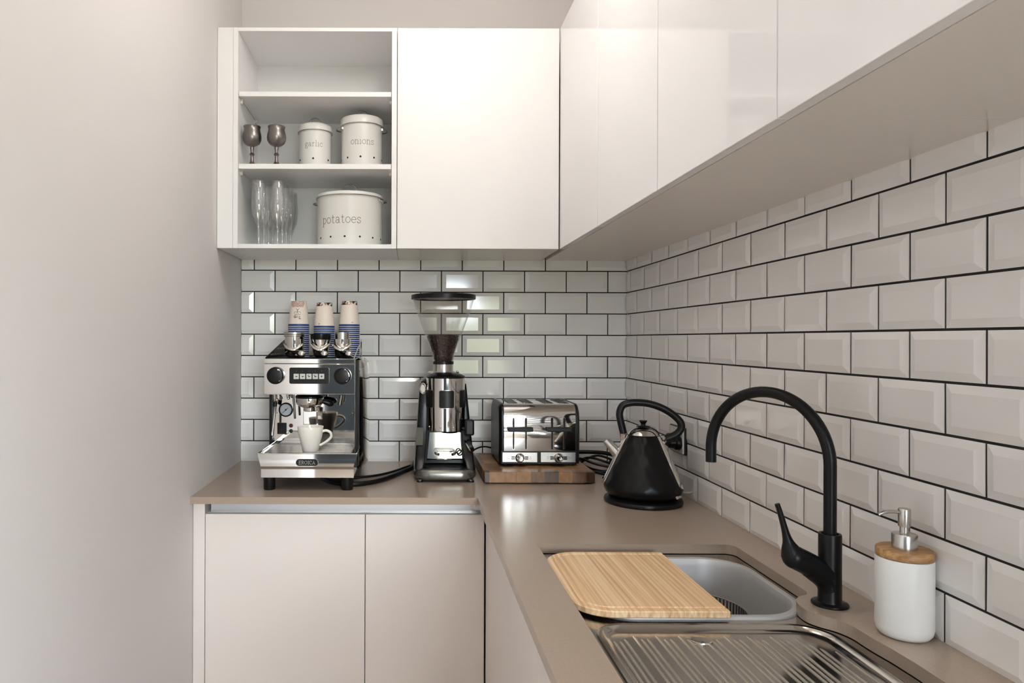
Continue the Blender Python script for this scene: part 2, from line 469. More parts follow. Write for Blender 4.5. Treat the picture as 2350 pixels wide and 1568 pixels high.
H = 2.72
YO = -0.45                    # where the pantry opens into the room behind
YF = -3.6
XA, XB = -2.6, 2.6
bm = B(); box(bm, XA - .1, XB + .1, YF - .1, YW + .1, -0.1, 0.0); struct(link_mesh('floor', bm, 'floor'))
bm = B(); box(bm, XA - .1, XB + .1, YF - .1, YW + .1, H, H + .1); struct(link_mesh('ceiling', bm, 'ceil'))
bm = B(); box(bm, XL - .1, XL, YO, YW, 0, H, 0.003); struct(link_mesh('wall_left', bm, 'paint'))
wall_back = struct(link_mesh('wall_back', (lambda b: (box(b, XL - .1, XR + .1, YW, YW + .1, 0, H), b)[1])(B()), 'paint'))
wall_right = struct(link_mesh('wall_right', (lambda b: (box(b, XR, XR + .1, YO, YW, 0, H), b)[1])(B()), 'paint'))
# window wall behind the photographer and the room it belongs to
WX0, WX1, WZ0, WZ1 = 0.30, 2.05, 0.85, 2.15
bm = B()
box(bm, XA, WX0, YF - .1, YF, 0, H); box(bm, WX1, XB, YF - .1, YF, 0, H)
box(bm, WX0, WX1, YF - .1, YF, 0, WZ0); box(bm, WX0, WX1, YF - .1, YF, WZ1, H)
struct(link_mesh('wall_front', bm, 'navy'))
bm = B()
for a, b_ in ((WX0, WX0 + .05), (WX1 - .05, WX1), ((WX0 + WX1) / 2 - .025, (WX0 + WX1) / 2 + .025)): box(bm, a, b_, YF - .08, YF - .02, WZ0, WZ1, .003)
for a, b_ in ((WZ0, WZ0 + .05), (WZ1 - .05, WZ1)): box(bm, WX0, WX1, YF - .075, YF - .025, a, b_, .003)
struct(link_mesh('window_1', bm, 'carcass'))
bm = B(); box(bm, XA - .1, XA, YF, YO, 0, H); struct(link_mesh('wall_side_left', bm, 'navy'))
V0, V1 = -3.1, -1.7
bm = B(); box(bm, XB, XB + .1, YF, V0, 0, H); box(bm, XB, XB + .1, V1, YO + .1, 0, H); box(bm, XB, XB + .1, V0, V1, 0, .3); box(bm, XB, XB + .1, V0, V1, 2.3, H)
struct(link_mesh('wall_side_right', bm, 'paint'))
bm = B()
for a, b_ in ((V0, V0 + .05), (V1 - .05, V1), ((V0 + V1) / 2 - .025, (V0 + V1) / 2 + .025)): box(bm, XB + .02, XB + .08, a, b_, .3, 2.3, .003)
for a, b_ in ((.3, .35), (2.25, 2.3)): box(bm, XB + .025, XB + .075, V0, V1, a, b_, .003)
struct(link_mesh('window_added', bm, 'carcass'))  # unseen side window, added to bring more daylight onto the left wall
bm = B(); box(bm, XA - .1, XL - .1, YO, YO + .1, 0, H); struct(link_mesh('wall_return_left', bm, 'navy'))
bm = B(); box(bm, XR + .1, XB + .1, YO, YO + .1, 0, H); struct(link_mesh('wall_return_right', bm, 'paint'))
# garden outside
bm = B(); box(bm, -9, 12, -16, YF - .1, -0.3, -0.15)
tag(struct(link_mesh('ground', bm, 'grass')), 'green lawn outside the window', 'lawn')
bm = B()
for i in range(60):
    x = -8 + 19 * i / 59 + random.uniform(-.2, .2)
    hgt = 1.7 + 0.5 * sin(i * .7) + random.uniform(-.2, .3)
    sphere(bm, (x, -9.5 + random.uniform(-.5, .5), hgt / 2 - .15), 0.8, sc=(1, .8, hgt / 1.6), seg=14)
tag(link_mesh('garden_hedge', bm, 'hedge'), 'leafy green hedge across the lawn outside the window', 'hedge', kind='stuff')

# ------------------------------------------------------------------ bevelled brick tiles
PX, PZ = 0.153, 0.0784
ZL0 = E + 0.0171               # a horizontal joint
def clip_poly(poly, u0, u1, v0, v1):
    for ax, lim, sgn in ((0, u0, 1), (0, u1, -1), (1, v0, 1), (1, v1, -1)):
        out = []
        for i in range(len(poly)):
            a, b = poly[i], poly[(i + 1) % len(poly)]
            da, db = (a[ax] - lim) * sgn, (b[ax] - lim) * sgn
            if da >= 0: out.append(a)
            if (da >= 0) != (db >= 0):
                t = da / (da - db); out.append(tuple(a[k] + (b[k] - a[k]) * t for k in range(3)))
        poly = out
        if len(poly) < 3: return []
    return poly

def tiles(bm, u0, u1, v0, v1, uA, place):
    """u along the wall, v height; uA a joint position on odd rows"""
    g = 0.0020; e0, e1 = 0.0020, 0.0062; bw, bh = 0.0155, 0.0130
    f = bm.faces.new([bm.verts.new(place(*p)) for p in ((u0, v0, .001), (u1, v0, .001), (u1, v1, .001), (u0, v1, .001))]); f.material_index = 1
    k0 = int(math.floor((v0 - ZL0) / PZ)) - 1; k1 = int(math.ceil((v1 - ZL0) / PZ)) + 1
    for k in range(k0, k1):
        off = uA if k % 2 == 0 else uA + PX / 2
        for n in range(int(math.floor((u0 - off) / PX)) - 1, int(math.ceil((u1 - off) / PX)) + 1):
            a0, a1 = off + n * PX + g, off + (n + 1) * PX - g
            b0, b1 = ZL0 + k * PZ + g, ZL0 + (k + 1) * PZ - g
            if a1 < u0 or a0 > u1 or b1 < v0 or b0 > v1: continue
            cu, cv = (a0 + a1) / 2, (b0 + b1) / 2
            tu, tv = random.gauss(0, .0035), random.gauss(0, .0035)
            hh = lambda u, v, h: h + (u - cu) * tu + (v - cv) * tv
            O = [(a0, b0), (a1, b0), (a1, b1), (a0, b1)]
            I = [(a0 + bw, b0 + bh), (a1 - bw, b0 + bh), (a1 - bw, b1 - bh), (a0 + bw, b1 - bh)]
            polys = [[(*p, e1) for p in I]]
            for i in range(4):
                j = (i + 1) % 4
                polys.append([(*O[i], e0), (*O[j], e0), (*I[j], e1), (*I[i], e1)])
                polys.append([(*O[i], .0008), (*O[j], .0008), (*O[j], e0), (*O[i], e0)])
            for P in polys:
                P = clip_poly([(p[0], p[1], hh(*p) if p[2] > .001 else p[2]) for p in P], u0 + .0015, u1 - .0015, v0, v1)
                if len(P) >= 3:
                    try: fc = bm.faces.new([bm.verts.new(place(*p)) for p in P]); fc.material_index = 0
                    except ValueError: pass

ZB = E + 0.2907                # underside of the wall cabinets
bm = B(); tiles(bm, XL + .0005, XR, CT, ZB + .01, 0.1164, lambda u, v, h: (u, YW - h, v))
tb = link_mesh('wall_tiles', bm, ['tile', 'grout'], wall_back); tb['label'] = 'bevelled white brick tiles with dark grout on the end wall'
bm = B(); tiles(bm, YO, YW - .007, CT, ZB + .01, 2.141, lambda u, v, h: (XR - h, u, v))
tr = link_mesh('wall_tiles', bm, ['tile', 'grout'], wall_right); tr['label'] = 'bevelled white brick tiles with dark grout on the side wall'

# ================================================================== WALL CABINETS
YC = 2.303                     # face of the cabinets on the end wall
ZT = E + 0.9991
SC_ = 715.6
cx = lambda px: (px - VX - 1.3) / SC_
gp = 0.0012
# narrow filler at the wall
bm = B(); box(bm, XL + .001, cx(534.7) - gp / 2, YC, YW, ZB, ZT, .0012)
tag(link_mesh('filler_panel', bm, 'carcass'), 'narrow white filler strip between the wall and the open shelf cabinet', 'filler panel')
# open cabinet
x0, x1 = cx(534.7), cx(910.4)
oc = thing('open_shelf_cabinet', 'white open-fronted wall cabinet holding canisters, goblets and glasses', 'cabinet', ((x0 + x1) / 2, (YC + YW) / 2, ZB))
xi0, xi1 = cx(545.8), cx(898.6)
zt_in = WZ(720, 71.7, YC); zb_in = WZ(720, 560.3, YC)
YBK = 2.602
part('side_panel', oc, 'carcass', lambda b: box(b, x0, xi0, YC, YW - .001, ZB, ZT, .0008))
part('side_panel', oc, 'carcass', lambda b: box(b, xi1, x1, YC, YW - .001, ZB, ZT, .0008))
part('top_panel', oc, 'carcass', lambda b: box(b, xi0, xi1, YC, YW - .001, zt_in, ZT, .0008))
part('bottom_panel', oc, 'carcass', lambda b: box(b, xi0, xi1, YC, YW - .001, ZB, zb_in, .0008))
part('back_panel', oc, 'carcass', lambda b: box(b, xi0, xi1, YBK, YW - .003, zb_in, zt_in))
shelf_z = []
for pt, pb in ((210.6, 221.6), (376.2, 387.8)):
    za, zb = WZ(720, pb, YC + .004), WZ(720, pt, YC + .004)
    shelf_z.append(zb)
    part('shelf', oc, 'carcass', lambda b: box(b, xi0 + .0016, xi1 - .0016, YC + .004, YBK - .002, za, zb, .0008))
    for X, s in ((xi0, 1), (xi1, -1)):
        for Yp in (YC + .035, YBK - .05):
            part('shelf_peg', oc, 'plate_white', lambda b: (cyl(b, (X - s * .004, Yp, za - .008), (X + s * .009, Yp, za - .008), .0075, bev=.002, seg=20),
                                                              box(b, X if s > 0 else X - .009, X + .009 if s > 0 else X, Yp - .005, Yp + .005, za - .004, za - .0002)))
# closed cabinet on the end wall
x2, x3 = cx(911.4), cx(1283.6)
wc = thing('wall_cabinet', 'closed white wall cabinet beside the open shelves, one flat door', 'cabinet', ((x2 + x3) / 2, (YC + YW) / 2, ZB))
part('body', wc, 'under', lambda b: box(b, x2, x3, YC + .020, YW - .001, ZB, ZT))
part('door', wc, 'satin', lambda b: box(b, x2 + gp / 2, x3 - gp, YC, YC + .018, ZB + .0005, ZT, .0012))
# run along the side wall
XF = cx(1284.6)
XD = XF + .0185
seams = [YC, 1.837, 1.394, 0.940, 0.487, 0.034, YO + .02]
names = ['gloss white wall cabinet in the corner, touching the satin door', 'gloss white wall cabinet, second from the corner above the tap',
         'gloss white wall cabinet, third from the corner, with the mirrored shelf reflection', 'gloss white wall cabinet nearest the camera, cut by the photo top edge',
         'gloss white wall cabinet past the near end of the splashback', 'last gloss white wall cabinet by the room opening']
for i in range(6):
    ya, yb = seams[i + 1], seams[i]
    o = thing('wall_cabinet', names[i], 'cabinet', ((XF + XR) / 2, (ya + yb) / 2, ZB), 'gloss wall cabinets along the side wall')
    bb = YW - .002 if i == 0 else yb
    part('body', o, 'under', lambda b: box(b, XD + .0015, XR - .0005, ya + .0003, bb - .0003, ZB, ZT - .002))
    part('door', o, 'gloss', lambda b: box(b, XF, XD, ya + .0012, yb - .0012, ZB - .0002, ZT, .0012))

# ================================================================== BASE CABINETS AND WORKTOP
ZCU = CT - 0.020
YD = 2.060                     # base door face, end wall
XDB = 0.220                    # base door face, side wall
sb = F / YD
bx_ = lambda px: (px - VX + 1.6) / sb
ZD = E - (1181.3 - VY) / sb    # top of base doors
YCE, XCE = 2.0356, 0.1945      # worktop front edges
CUT = 0.2815
def spl2(pts, n=6): return [(p.x, p.y) for p in spline([(a, b, 0) for a, b in pts], n)]
cut_out = []
cut_out += [(CUT, 0.62), (0.705, 0.62), (0.705, 0.85), (0.706, 1.0), (0.704, 1.048)]
cut_out += spl2([(0.704, 1.048), (0.700, 1.083), (0.699, 1.109), (0.698, 1.130), (0.689, 1.156), (0.672, 1.176), (0.6625, 1.197), (0.664, 1.225), (0.673, 1.247), (0.688, 1.262), (0.703, 1.270), (0.711, 1.285)], 5)[1:]
cut_out += [(0.712, 1.30), (0.712, 1.556)] + [(0.712 - .022 + .022 * cos(a), 1.556 + .022 * sin(a)) for a in [pi / 2 * k / 8 for k in range(1, 9)]]
cut_out += [(CUT, 1.578)]
outer = [(XCE, YO), (XR, YO), (XR, YW), (XL, YW), (XL, YCE), (XCE, YCE)]
bm = B(); slab(bm, [outer, cut_out], ZCU, CT)
wt = link_mesh('worktop', bm, 'quartz', org=(0.4, 2.3, ZCU))
md = wt.modifiers.new('edge', 'BEVEL'); md.width = .0012; md.segments = 2; md.limit_method = 'ANGLE'; md.angle_limit = radians(60)
tag(wt, 'L-shaped greige stone worktop with a rectangular sink cutout', 'worktop')

bm = B(); box(bm, XL + .001, bx_(469.6), YD, YW, 0.1, ZCU - .0005, .0012)
tag(link_mesh('filler_panel', bm, 'base_door'), 'narrow white filler strip under the worktop against the left wall', 'filler panel')
def base_unit(label, u0, u1, side):
    if side:   # along the side wall, u = depth
        P = lambda u, v: (v, u)
        o = thing('base_cabinet', label, 'cabinet', ((XDB + XR) / 2, (u0 + u1) / 2, 0.1), 'white base cabinets')
        def body(b):
            f0 = XDB + .02
            for uu in (u0 + .0003, u1 - .0163): box(b, f0, XR - .02, uu, uu + .016, .1, .69)
            box(b, f0, XR - .02, u0 + .017, u1 - .017, .1, .116)
            box(b, XR - .036, XR - .02, u0 + .017, u1 - .017, .117, .69)
        part('body', o, 'carcass', body)
        part('door', o, 'base_door', lambda b: box(b, XDB, XDB + .018, u0 + .0015, u1 - .0015, .1, ZD, .0012))
    else:
        o = thing('base_cabinet', label, 'cabinet', ((u0 + u1) / 2, (YD + YW) / 2, 0.1), 'white base cabinets')
        def body(b):
            f0 = YD + .02
            for uu in (u0 + .0003, u1 - .0163): box(b, uu, uu + .016, f0, YW - .02, .1, ZD)
            box(b, u0 + .017, u1 - .017, f0, YW - .02, .1, .116)
            box(b, u0 + .017, u1 - .017, YW - .036, YW - .02, .117, ZD)
        part('body', o, 'carcass', body)
        part('door', o, 'base_door', lambda b: box(b, u0 + .0012, u1 - .0012, YD, YD + .018, .1, ZD, .0012))
    return o
base_unit('white base cabinet under the coffee machine, widest flat door', bx_(470.2), bx_(838), False)
base_unit('white base cabinet under the grinder, narrower door beside the corner', bx_(838), XDB - .0025, False)
base_unit('white base cabinet along the side wall, first from the corner', 1.222, YD - .003, True)
base_unit('white base cabinet below the draining board', 0.62, 1.222, True)
base_unit('white base cabinet below the near end of the worktop', YO + .02, 0.62, True)
# plinths
bm = B(); box(bm, XL + .002, XDB, YD + .05, YD + .066, 0, .1); tag(link_mesh('plinth', bm, 'carcass'), 'white plinth under the cabinets by the end wall', 'plinth')
bm = B(); box(bm, XDB + .05, XDB + .066, YO + .02, YD, 0, .1); tag(link_mesh('plinth', bm, 'carcass'), 'white plinth under the cabinets along the side wall', 'plinth')
# aluminium finger channels
def channel(bm, length_pts, side):
    a, b_ = length_pts
    # C profile (d = depth behind the door face, z)
    prof = [(0.004, ZD - .001), (0.010, ZD - .006), (0.022, ZD - .004), (0.026, ZD + .006), (0.026, ZCU - .007), (0.023, ZCU - .001), (0.019, ZCU - .0005)]
    th = 0.0016
    full = prof + [(d + th, z - (th if i < 3 else 0)) for i, (d, z) in reversed(list(enumerate(prof)))]
    if side: rings = [[(XDB + d, u, z) for d, z in full] for u in (a, b_)]
    else: rings = [[(u, YD + d, z) for d, z in full] for u in (a, b_)]
    loft(bm, rings, smooth=False)
bm = B(); channel(bm, (bx_(478.5), XDB + .03), False)
tag(link_mesh('finger_channel', bm, 'alu'), 'recessed silver finger channel above the two end-wall doors', 'handle channel')
bm = B(); channel(bm, (YO + .02, YD - .005), True)
tag(link_mesh('finger_channel', bm, 'alu'), 'recessed silver finger channel running along the side-wall doors', 'handle channel')

# ================================================================== SINK
ZS = CT - 0.0212
sink = thing('sink', 'stainless steel undermount sink with bowl and ribbed draining board', 'sink', (.49, 1.12, ZS))
bo = rrect(.302, .700, 1.206, 1.545, (.085, .098, .088, .085), 12)
dr = rrect(.297, .681, 0.66, 1.187, (.05, .05, .060, .055), 10)
def inset(o, d, cxy):
    # shrink towards the centre by distance d along the outline normals
    n = len(o); out = []
    for i in range(n):
        a, b_ = Vector(o[i - 1]), Vector(o[(i + 1) % n]); t = (b_ - a).normalized()
        nn = Vector((-t.y, t.x)); out.append((o[i][0] + nn.x * d, o[i][1] + nn.y * d))
    return out
def plate(b):
    slab(b, [rrect(.255, .735, .625, 1.60, .03, 6), inset(bo, .003, None), inset(dr, .003, None)], ZS - .0015, ZS)
part('flange', sink, 'sinksteel', plate)
def bowl(b):
    prof = [(0, ZS - .001), (.0008, ZS + .0030), (.0028, ZS + .0048), (.0065, ZS + .0052), (.0120, ZS + .0050), (.0140, ZS + .0040), (.0152, ZS + .0010), (.0165, ZS - .010), (.0205, ZS - .08), (.026, ZS - .130), (.036, ZS - .150), (.052, ZS - .160), (.07, ZS - .163)]
    rings = [ring3(inset(bo, d, None), z) for d, z in prof]
    loft(b, rings, cap0=False, cap1=True)
part('bowl', sink, 'bowlsteel', bowl)
def drain(b):
    prof = [(0, ZS - .001), (.002, ZS + .003), (.005, ZS + .0042), (.009, ZS + .0030), (.012, ZS - .001), (.016, ZS - .0032), (.022, ZS - .0045)]
    loft(b, [ring3(inset(dr, d, None), z) for d, z in prof], cap0=False, cap1=True)
part('draining_board', sink, 'sinksteel', drain)
def ribs(b):
    x = .3235; k = 0
    while x < .655:
        for dx in (0, .0095, .019):
            X = x + dx
            if X > .655: continue
            yend = 1.150 - (0.0 if .34 < X < .61 else (.34 - X) * 1.2 if X <= .34 else (X - .61) * 1.3)
            yend -= .012 * (dx > 0)
            pts = [(X, .70, ZS - .0043), (X, yend - .012, ZS - .0043), (X, yend, ZS - .0058)]
            tube(b, pts, .0021, seg=12)
        x += .0365
part('drainer_ribs', sink, 'ribhighlight', ribs)
part('overflow_boss', sink, 'sinksteel', lambda b: lathe(b, [(.017, -.0044), (.0165, -.002), (.013, -.0012), (0, -.001)], c=(.462, 1.135, ZS)))
# strainer basket hanging in the bowl
def basket(b):
    c = (.525, 1.335, ZS - .030)
    lathe(b, [(.0975, 0), (.0982, .0008), (.0975, .0018), (.0962, .0012), (.0962, 0), (.0975, 0)], c=c, seg=64)
    lathe(b, [(0, -.088), (.088, -.088), (.0925, -.080), (.093, -.076), (.0915, -.076), (.088, -.0865), (0, -.0865)], c=c, seg=64)
    for k in range(80):
        a = 2 * pi * k / 80
        p = Vector((cos(a), sin(a), 0))
        tube(b, [Vector(c) + p * .0975, Vector(c) + p * .0965 + Vector((0, 0, -.04)), Vector(c) + p * .0925 + Vector((0, 0, -.078))], .0019, seg=6)
    for a in (2.4, 2.4 + pi):   # hooks up to the bowl rim
        p = Vector((cos(a), sin(a), 0))
        tube(b, [Vector(c) + p * .0975, Vector(c) + p * .12 + Vector((0, 0, .01)), Vector(c) + p * .125 + Vector((0, 0, .022))], .002, seg=8)
bm = B(); basket(bm)
tag(link_mesh('strainer_basket', bm, 'steel', org=(.525, 1.335, ZS - .118)), 'slotted grey strainer basket inside the sink bowl under the board', 'strainer')

# ------------------------------------------------------------------ bamboo board over the bowl
ZBd = ZS + .0052
outl = rrect(.2825, .539, 1.199, 1.536, (.066, .004, .004, .072), 10)
bm = B()
prof = [(.0015, ZBd), (0, ZBd + .0015), (0, ZBd + .0100), (.0015, ZBd + .0118)]
rings = [ring3(inset(outl, d, None), z) for d, z in prof]
# juice groove near the rim
for d, z in ((.0100, ZBd + .0118), (.0125, ZBd + .0118), (.0145, ZBd + .0100), (.0180, ZBd + .0094), (.0205, ZBd + .0100), (.0215, ZBd + .0118)):
    rr = rrect(.2825 + d, .539 - .0016 - d * .01, 1.199 + d, 1.536 - d, (max(.066 - d, .01), .001, .001, max(.072 - d, .01)), 10)
    rings.append(ring3(rr, z))
loft(bm, rings)
brd = link_mesh('chopping_board', bm, 'bamboo', org=(.41, 1.37, ZBd))
tag(brd, 'pale bamboo chopping board with two rounded corners lying over the sink bowl', 'chopping board')

# ------------------------------------------------------------------ black tap
TX, TY = .7165, 1.222
tap = thing('kitchen_tap', 'matte black gooseneck kitchen tap with side lever standing behind the sink', 'tap', (TX, TY, CT))
def tapbody(b):
    lathe(b, [(0, 0), (.0285, 0), (.0290, .0015), (.0285, .0035), (.0260, .0050), (.0190, .0055), (.0182, .009), (.0178, .060), (.0178, .119), (.0172, .1210), (.0135, .1210), (.0125, .112), (0, .112)], c=(TX, TY, CT), seg=48)
    # inclined lever housing
    q = Vector(W(1823, 1279, TY - .004))
    a_ = Vector((TX + .001, TY, CT + .0475))
    p = [a_, a_.lerp(q, .3), a_.lerp(q, .6) + Vector((0, 0, .001)), q]
    tube(b, spline(p, 6), [.010, .0160, .0185, .0192, .0195] + [.0196] * 14, seg=36)
    sphere(b, q, .0197, seg=36)
    e_ = a_.lerp(q, .55)
    tube(b, spline([(TX, TY, CT + .006), (TX, TY, CT + .024), (TX - .006, TY, CT + .040), (TX - .020, TY - .001, CT + .053), tuple(e_ + Vector((0, 0, -.002)))], 6), [.0178] * 7 + [.0180] * 6 + [.0182] * 6 + [.0186] * 6, seg=36)
part('body', tap, 'blackmatte', tapbody)
def spout(b):
    tip = Vector((.600, 1.428)); base = Vector((TX, TY)); mid = (tip + base) / 2; R = (tip - base).length / 2
    zc = E - .095 - R
    pts = [(TX, TY, CT + .112), (TX, TY, CT + .16), (TX, TY, zc - .02), (TX, TY, zc - .005)]
    d = (base - tip).normalized()
    for k in range(37):
        a = pi * k / 36
        q = mid + d * (R * cos(a))
        pts.append((q.x, q.y, zc + R * sin(a)))
    pts.append((tip.x, tip.y, E - .2415))
    tube(b, pts, .0101, seg=24)
    e = Vector(pts[-1])
    lathe(b, [(.0098, 0), (.0080, -.0002), (.0078, .004), (0, .004)], c=e, seg=24, mi=1)
part('spout', tap, ['blackmatte', 'dark'], spout)
def lever(b):
    Y_ = TY - .004
    P = [(1818, 1272, .0180), (1813, 1258, .0138), (1808.5, 1243, .0088), (1804, 1227, .0064), (1799, 1208, .0053), (1791, 1180, .0046), (1783.5, 1157, .0043)]
    pts = spline([W(a, c_, Y_) for a, c_, r_ in P], 5)
    rad_ = [v.x for v in spline([(r_, 0, 0) for a, c_, r_ in P], 5)]
    tube(b, pts, rad_, seg=24)
part('lever', tap, 'blackmatte', lever)

# ------------------------------------------------------------------ soap dispenser
SX, SY, SR = .7555, 1.095, .0385
soap = thing('soap_dispenser', 'white ceramic soap dispenser with wooden lid standing against the tiled wall', 'soap dispenser', (SX, SY, CT))
part('bottle', soap, 'ceramic', lambda b: lathe(b, [(0, 0), (.026, 0), (.0325, .0022), (.0368, .008), (SR, .016), (SR, .117), (.0378, .1195), (.030, .120), (0, .120)], c=(SX, SY, CT), seg=64))
part('lid', soap, 'lidwood', lambda b: lathe(b, [(0, .120), (.0370, .1202), (.0380, .1215), (.0380, .131), (.0368, .1328), (0, .133)], c=(SX, SY, CT), seg=64))
def pump(b):
    c = (SX, SY, CT)
    lathe(b, [(0, .1328), (.0170, .1328), (.0170, .154), (.0162, .1555), (.0070, .156), (.0062, .157), (.0062, .166), (.0082, .1665), (.0085, .1675), (.0085, .192), (.0078, .1935), (.0045, .194), (0, .1935)], c=c, seg=40)
    z = CT + .1875
    tube(b, spline([(SX - .004, SY, z), (SX - .018, SY + .001, z + .001), (SX - .030, SY + .001, z), (SX - .0385, SY + .002, z - .004)], 5), .0027, seg=12)
part('pump', soap, 'steel', pump)

# ================================================================== KETTLE
KX, KY, KB = .648, 1.990, CT
ket = thing('kettle', 'matte black cone-shaped electric kettle with looped handle near the corner', 'kettle', (KX, KY, KB))
part('power_base', ket, 'black', lambda b: lathe(b, [(0, 0), (.100, 0), (.1045, .003), (.1052, .008), (.1035, .0125), (.096, .016), (.080, .0185), (0, .019)], c=(KX, KY, KB), seg=72))
kprof = [(0, .0215), (.088, .0215), (.094, .0225), (.1005, .029), (.1045, .038), (.1052, .046), (.1035, .056), (.0985, .068), (.0905, .086), (.0805, .108), (.0700, .131), (.0590, .155), (.0500, .174), (.0445, .1845), (.0425, .1850), (0, .185)]
def kbody(b):
    lathe(b, kprof, c=(KX, KY, KB), seg=96)
    lathe(b, [(0, .0185), (.070, .0185), (.070, .0217), (0, .0217)], c=(KX, KY, KB), seg=48)
part('body', ket, 'kettle', kbody)
def klid(b):
    c = (KX, KY, KB)
    lathe(b, [(.0405, .1845), (.0410, .1865), (.0385, .1905), (.034, .1965), (.027, .202), (.017, .2055), (0, .2070)], c=c, seg=56)
part('lid', ket, 'chrome', klid)
def kband(b):
    c = (KX, KY, KB)
    pts = [(KX + .0405 * cos(t) * 1.0, KY - .010, KB + .1855 + .0235 * sin(t)) for t in [pi * k / 24 for k in range(25)]]
    tube(b, pts, .0016, seg=8)
    tube(b, [(KX + .0425 * cos(2 * pi * k / 56), KY + .0425 * sin(2 * pi * k / 56), KB + .1860) for k in range(56)], .0018, seg=8, closed=True)
part('lid_band', ket, 'black', kband)
part('lid_knob', ket, 'black', lambda b: lathe(b, [(0, .2065), (.0175, .2085), (.0185, .2100), (.0170, .2112), (.0070, .2125), (.0055, .2160), (.0095, .2225), (.0112, .2245), (.0100, .2265), (0, .2270)], c=(KX, KY, KB), seg=36))
ang = radians(-8)
kd = Vector((cos(ang), sin(ang), 0))
def kp(px, py):
    x, _, z = W(px, py, KY)
    u = x - KX
    return Vector((KX, KY, 0)) + kd * u + Vector((0, 0, z))
hp = [(1432.5, 996), (1430, 986), (1425.5, 966), (1423.5, 949), (1430, 932), (1446, 925.5), (1466, 924.5), (1488, 926.5), (1510, 933), (1531, 943.5), (1548, 956.5), (1558.5, 969), (1559.5, 982), (1551, 994), (1538, 1001.5), (1521, 1008)]
part('handle', ket, 'black', lambda b: tube(b, spline([kp(*p) for p in hp], 5), .0102, seg=20, flat=(1.0, .95)))
def strap(side):
    def f(b):
        rs = [(.0425, .1865), (.0500, .174), (.0590, .155), (.0700, .131), (.0805, .108), (.0905, .086), (.0985, .068), (.1030, .057), (.1050, .050)]
        L = []
        for i, (r, z) in enumerate(rs):
            wdt = .0100 + .004 * sin(pi * i / (len(rs) - 1)) if i < len(rs) - 1 else .004
            row = []
            for k in range(9):
                t = -1 + 2 * k / 8
                a = (radians(-38) if side > 0 else pi - radians(10)) + t * wdt / r
                rr = r + .0050 * (1 - t * t) ** .5 + .0004
                row.append(Vector((KX + rr * cos(a), KY + rr * sin(a), KB + z)))
            L.append(row)
        loft(b, L, closed=False, cap0=False, cap1=False)
        # socket that takes the handle end
        e = kp(*(hp[-1] if side > 0 else hp[0])); a9 = radians(-38) if side > 0 else pi - radians(10); s0 = Vector((KX + .050 * cos(a9), KY + .050 * sin(a9), KB + .168))
        tube(b, [s0, s0.lerp(e, .55), e + (e - s0) * .06], [.0085, .0104, .0108], seg=20)
    return f
part('handle_strap', ket, 'chrome', strap(1))
part('handle_strap', ket, 'chrome', strap(-1))
def kspout(b):
    p0 = Vector((KX - .062, KY + .016, KB + .128)); p1 = Vector((KX - .096, KY + .026, KB + .168))
    q = [p0, p0.lerp(p1, .5), p1]
    tube(b, q, [.0175, .0135, .0100], seg=24)
part('spout', ket, 'steel', kspout)
part('water_gauge', ket, 'chrome', lambda b: cyl(b, W(1554, 1143, KY - .095), W(1561, 1141, KY - .085), .004, seg=12))

# ================================================================== TOASTER ON ITS BLOCK
BX0, BX1, BY0, BY1, BT = .2335, .577, 2.229, 2.600, .0385
blk = thing('butcher_block', 'thick patchwork hardwood block under the toaster', 'chopping board', ((BX0 + BX1) / 2, (BY0 + BY1) / 2, CT))
part('board', blk, 'acacia', lambda b: box(b, BX0, BX1, BY0, BY1, CT + .0035, CT + BT, .0025))
for fx in (BX0 + .02, BX1 - .02):
    for fy in (BY0 + .02, BY1 - .02):
        part('foot', blk, 'black', lambda b: cyl(b, (fx, fy, CT), (fx, fy, CT + .0036), .009, seg=16))
ZK = CT + BT
TX0, TX1 = WX(1149, 1000, 2.333), WX(1329, 1000, 2.333)
TYF, TYB = 2.333, 2.580
ZT0, ZT1 = ZK + .008, E - .2110
toa = thing('toaster', 'polished steel four-slot toaster standing on the hardwood block', 'toaster', ((TX0 + TX1) / 2, 2.45, ZK))
CAP = .011
def tprofile(d=0.0, n=8):
    # side outline in (y, z): flat-ish bulged front, round top corners
    y0, y1, z0, z1 = TYF + d, TYB - d, ZT0, ZT1 - d
    P = [(y0 + .006, z0), (y0 + .004, z0 + .01), (y0 + .001, z0 + .06), (y0, z0 + .10)]
    r = .030
    cf = (y0 + .004 + r, z1 - r)
    P.append((y0 + .0015, z1 - r - .012))
    for k in range(n + 1):
        a = pi - (pi / 2) * k / n
        P.append((cf[0] + r * cos(a), cf[1] + r * sin(a)))
    cb = (y1 - r, z1 - r)
    for k in range(n + 1):
        a = pi / 2 - (pi / 2) * k / n
        P.append((cb[0] + r * cos(a), cb[1] + r * sin(a)))
    P.append((y1, z0))
    return P
def tfront_y(z):   # front surface depth at height z
    P = tprofile()[:6]
    for (ya, za), (yb, zb) in zip(P, P[1:]):
        if za <= z <= zb: return ya + (yb - ya) * (z - za) / max(zb - za, 1e-6)
    return P[-1][0]
def shell(b):
    P = tprofile()
    loft(b, [[(x, y, z) for y, z in P] for x in (TX0 + CAP, TX1 - CAP)], smooth=True)
part('shell', toa, 'chrome', shell, ang=50)
for sgn in (-1, 1):
    def endcap(b):
        Pn = tprofile(-.0015); Pi = tprofile(.012)
        if sgn < 0: xs = (TX0 + CAP, TX0 + .004, TX0, TX0 - .004)
        else: xs = (TX1 - CAP, TX1 - .004, TX1, TX1 + .004)
        loft(b, [[(xs[0], y, z) for y, z in Pn], [(xs[1], y, z) for y, z in Pn], [(xs[2], *p) for p in [(y + (.0 if False else 0), z) for y, z in tprofile(.002)]], [(xs[3], y, z) for y, z in Pi]], smooth=True)
    part('side_panel', toa, 'black', endcap, ang=40)
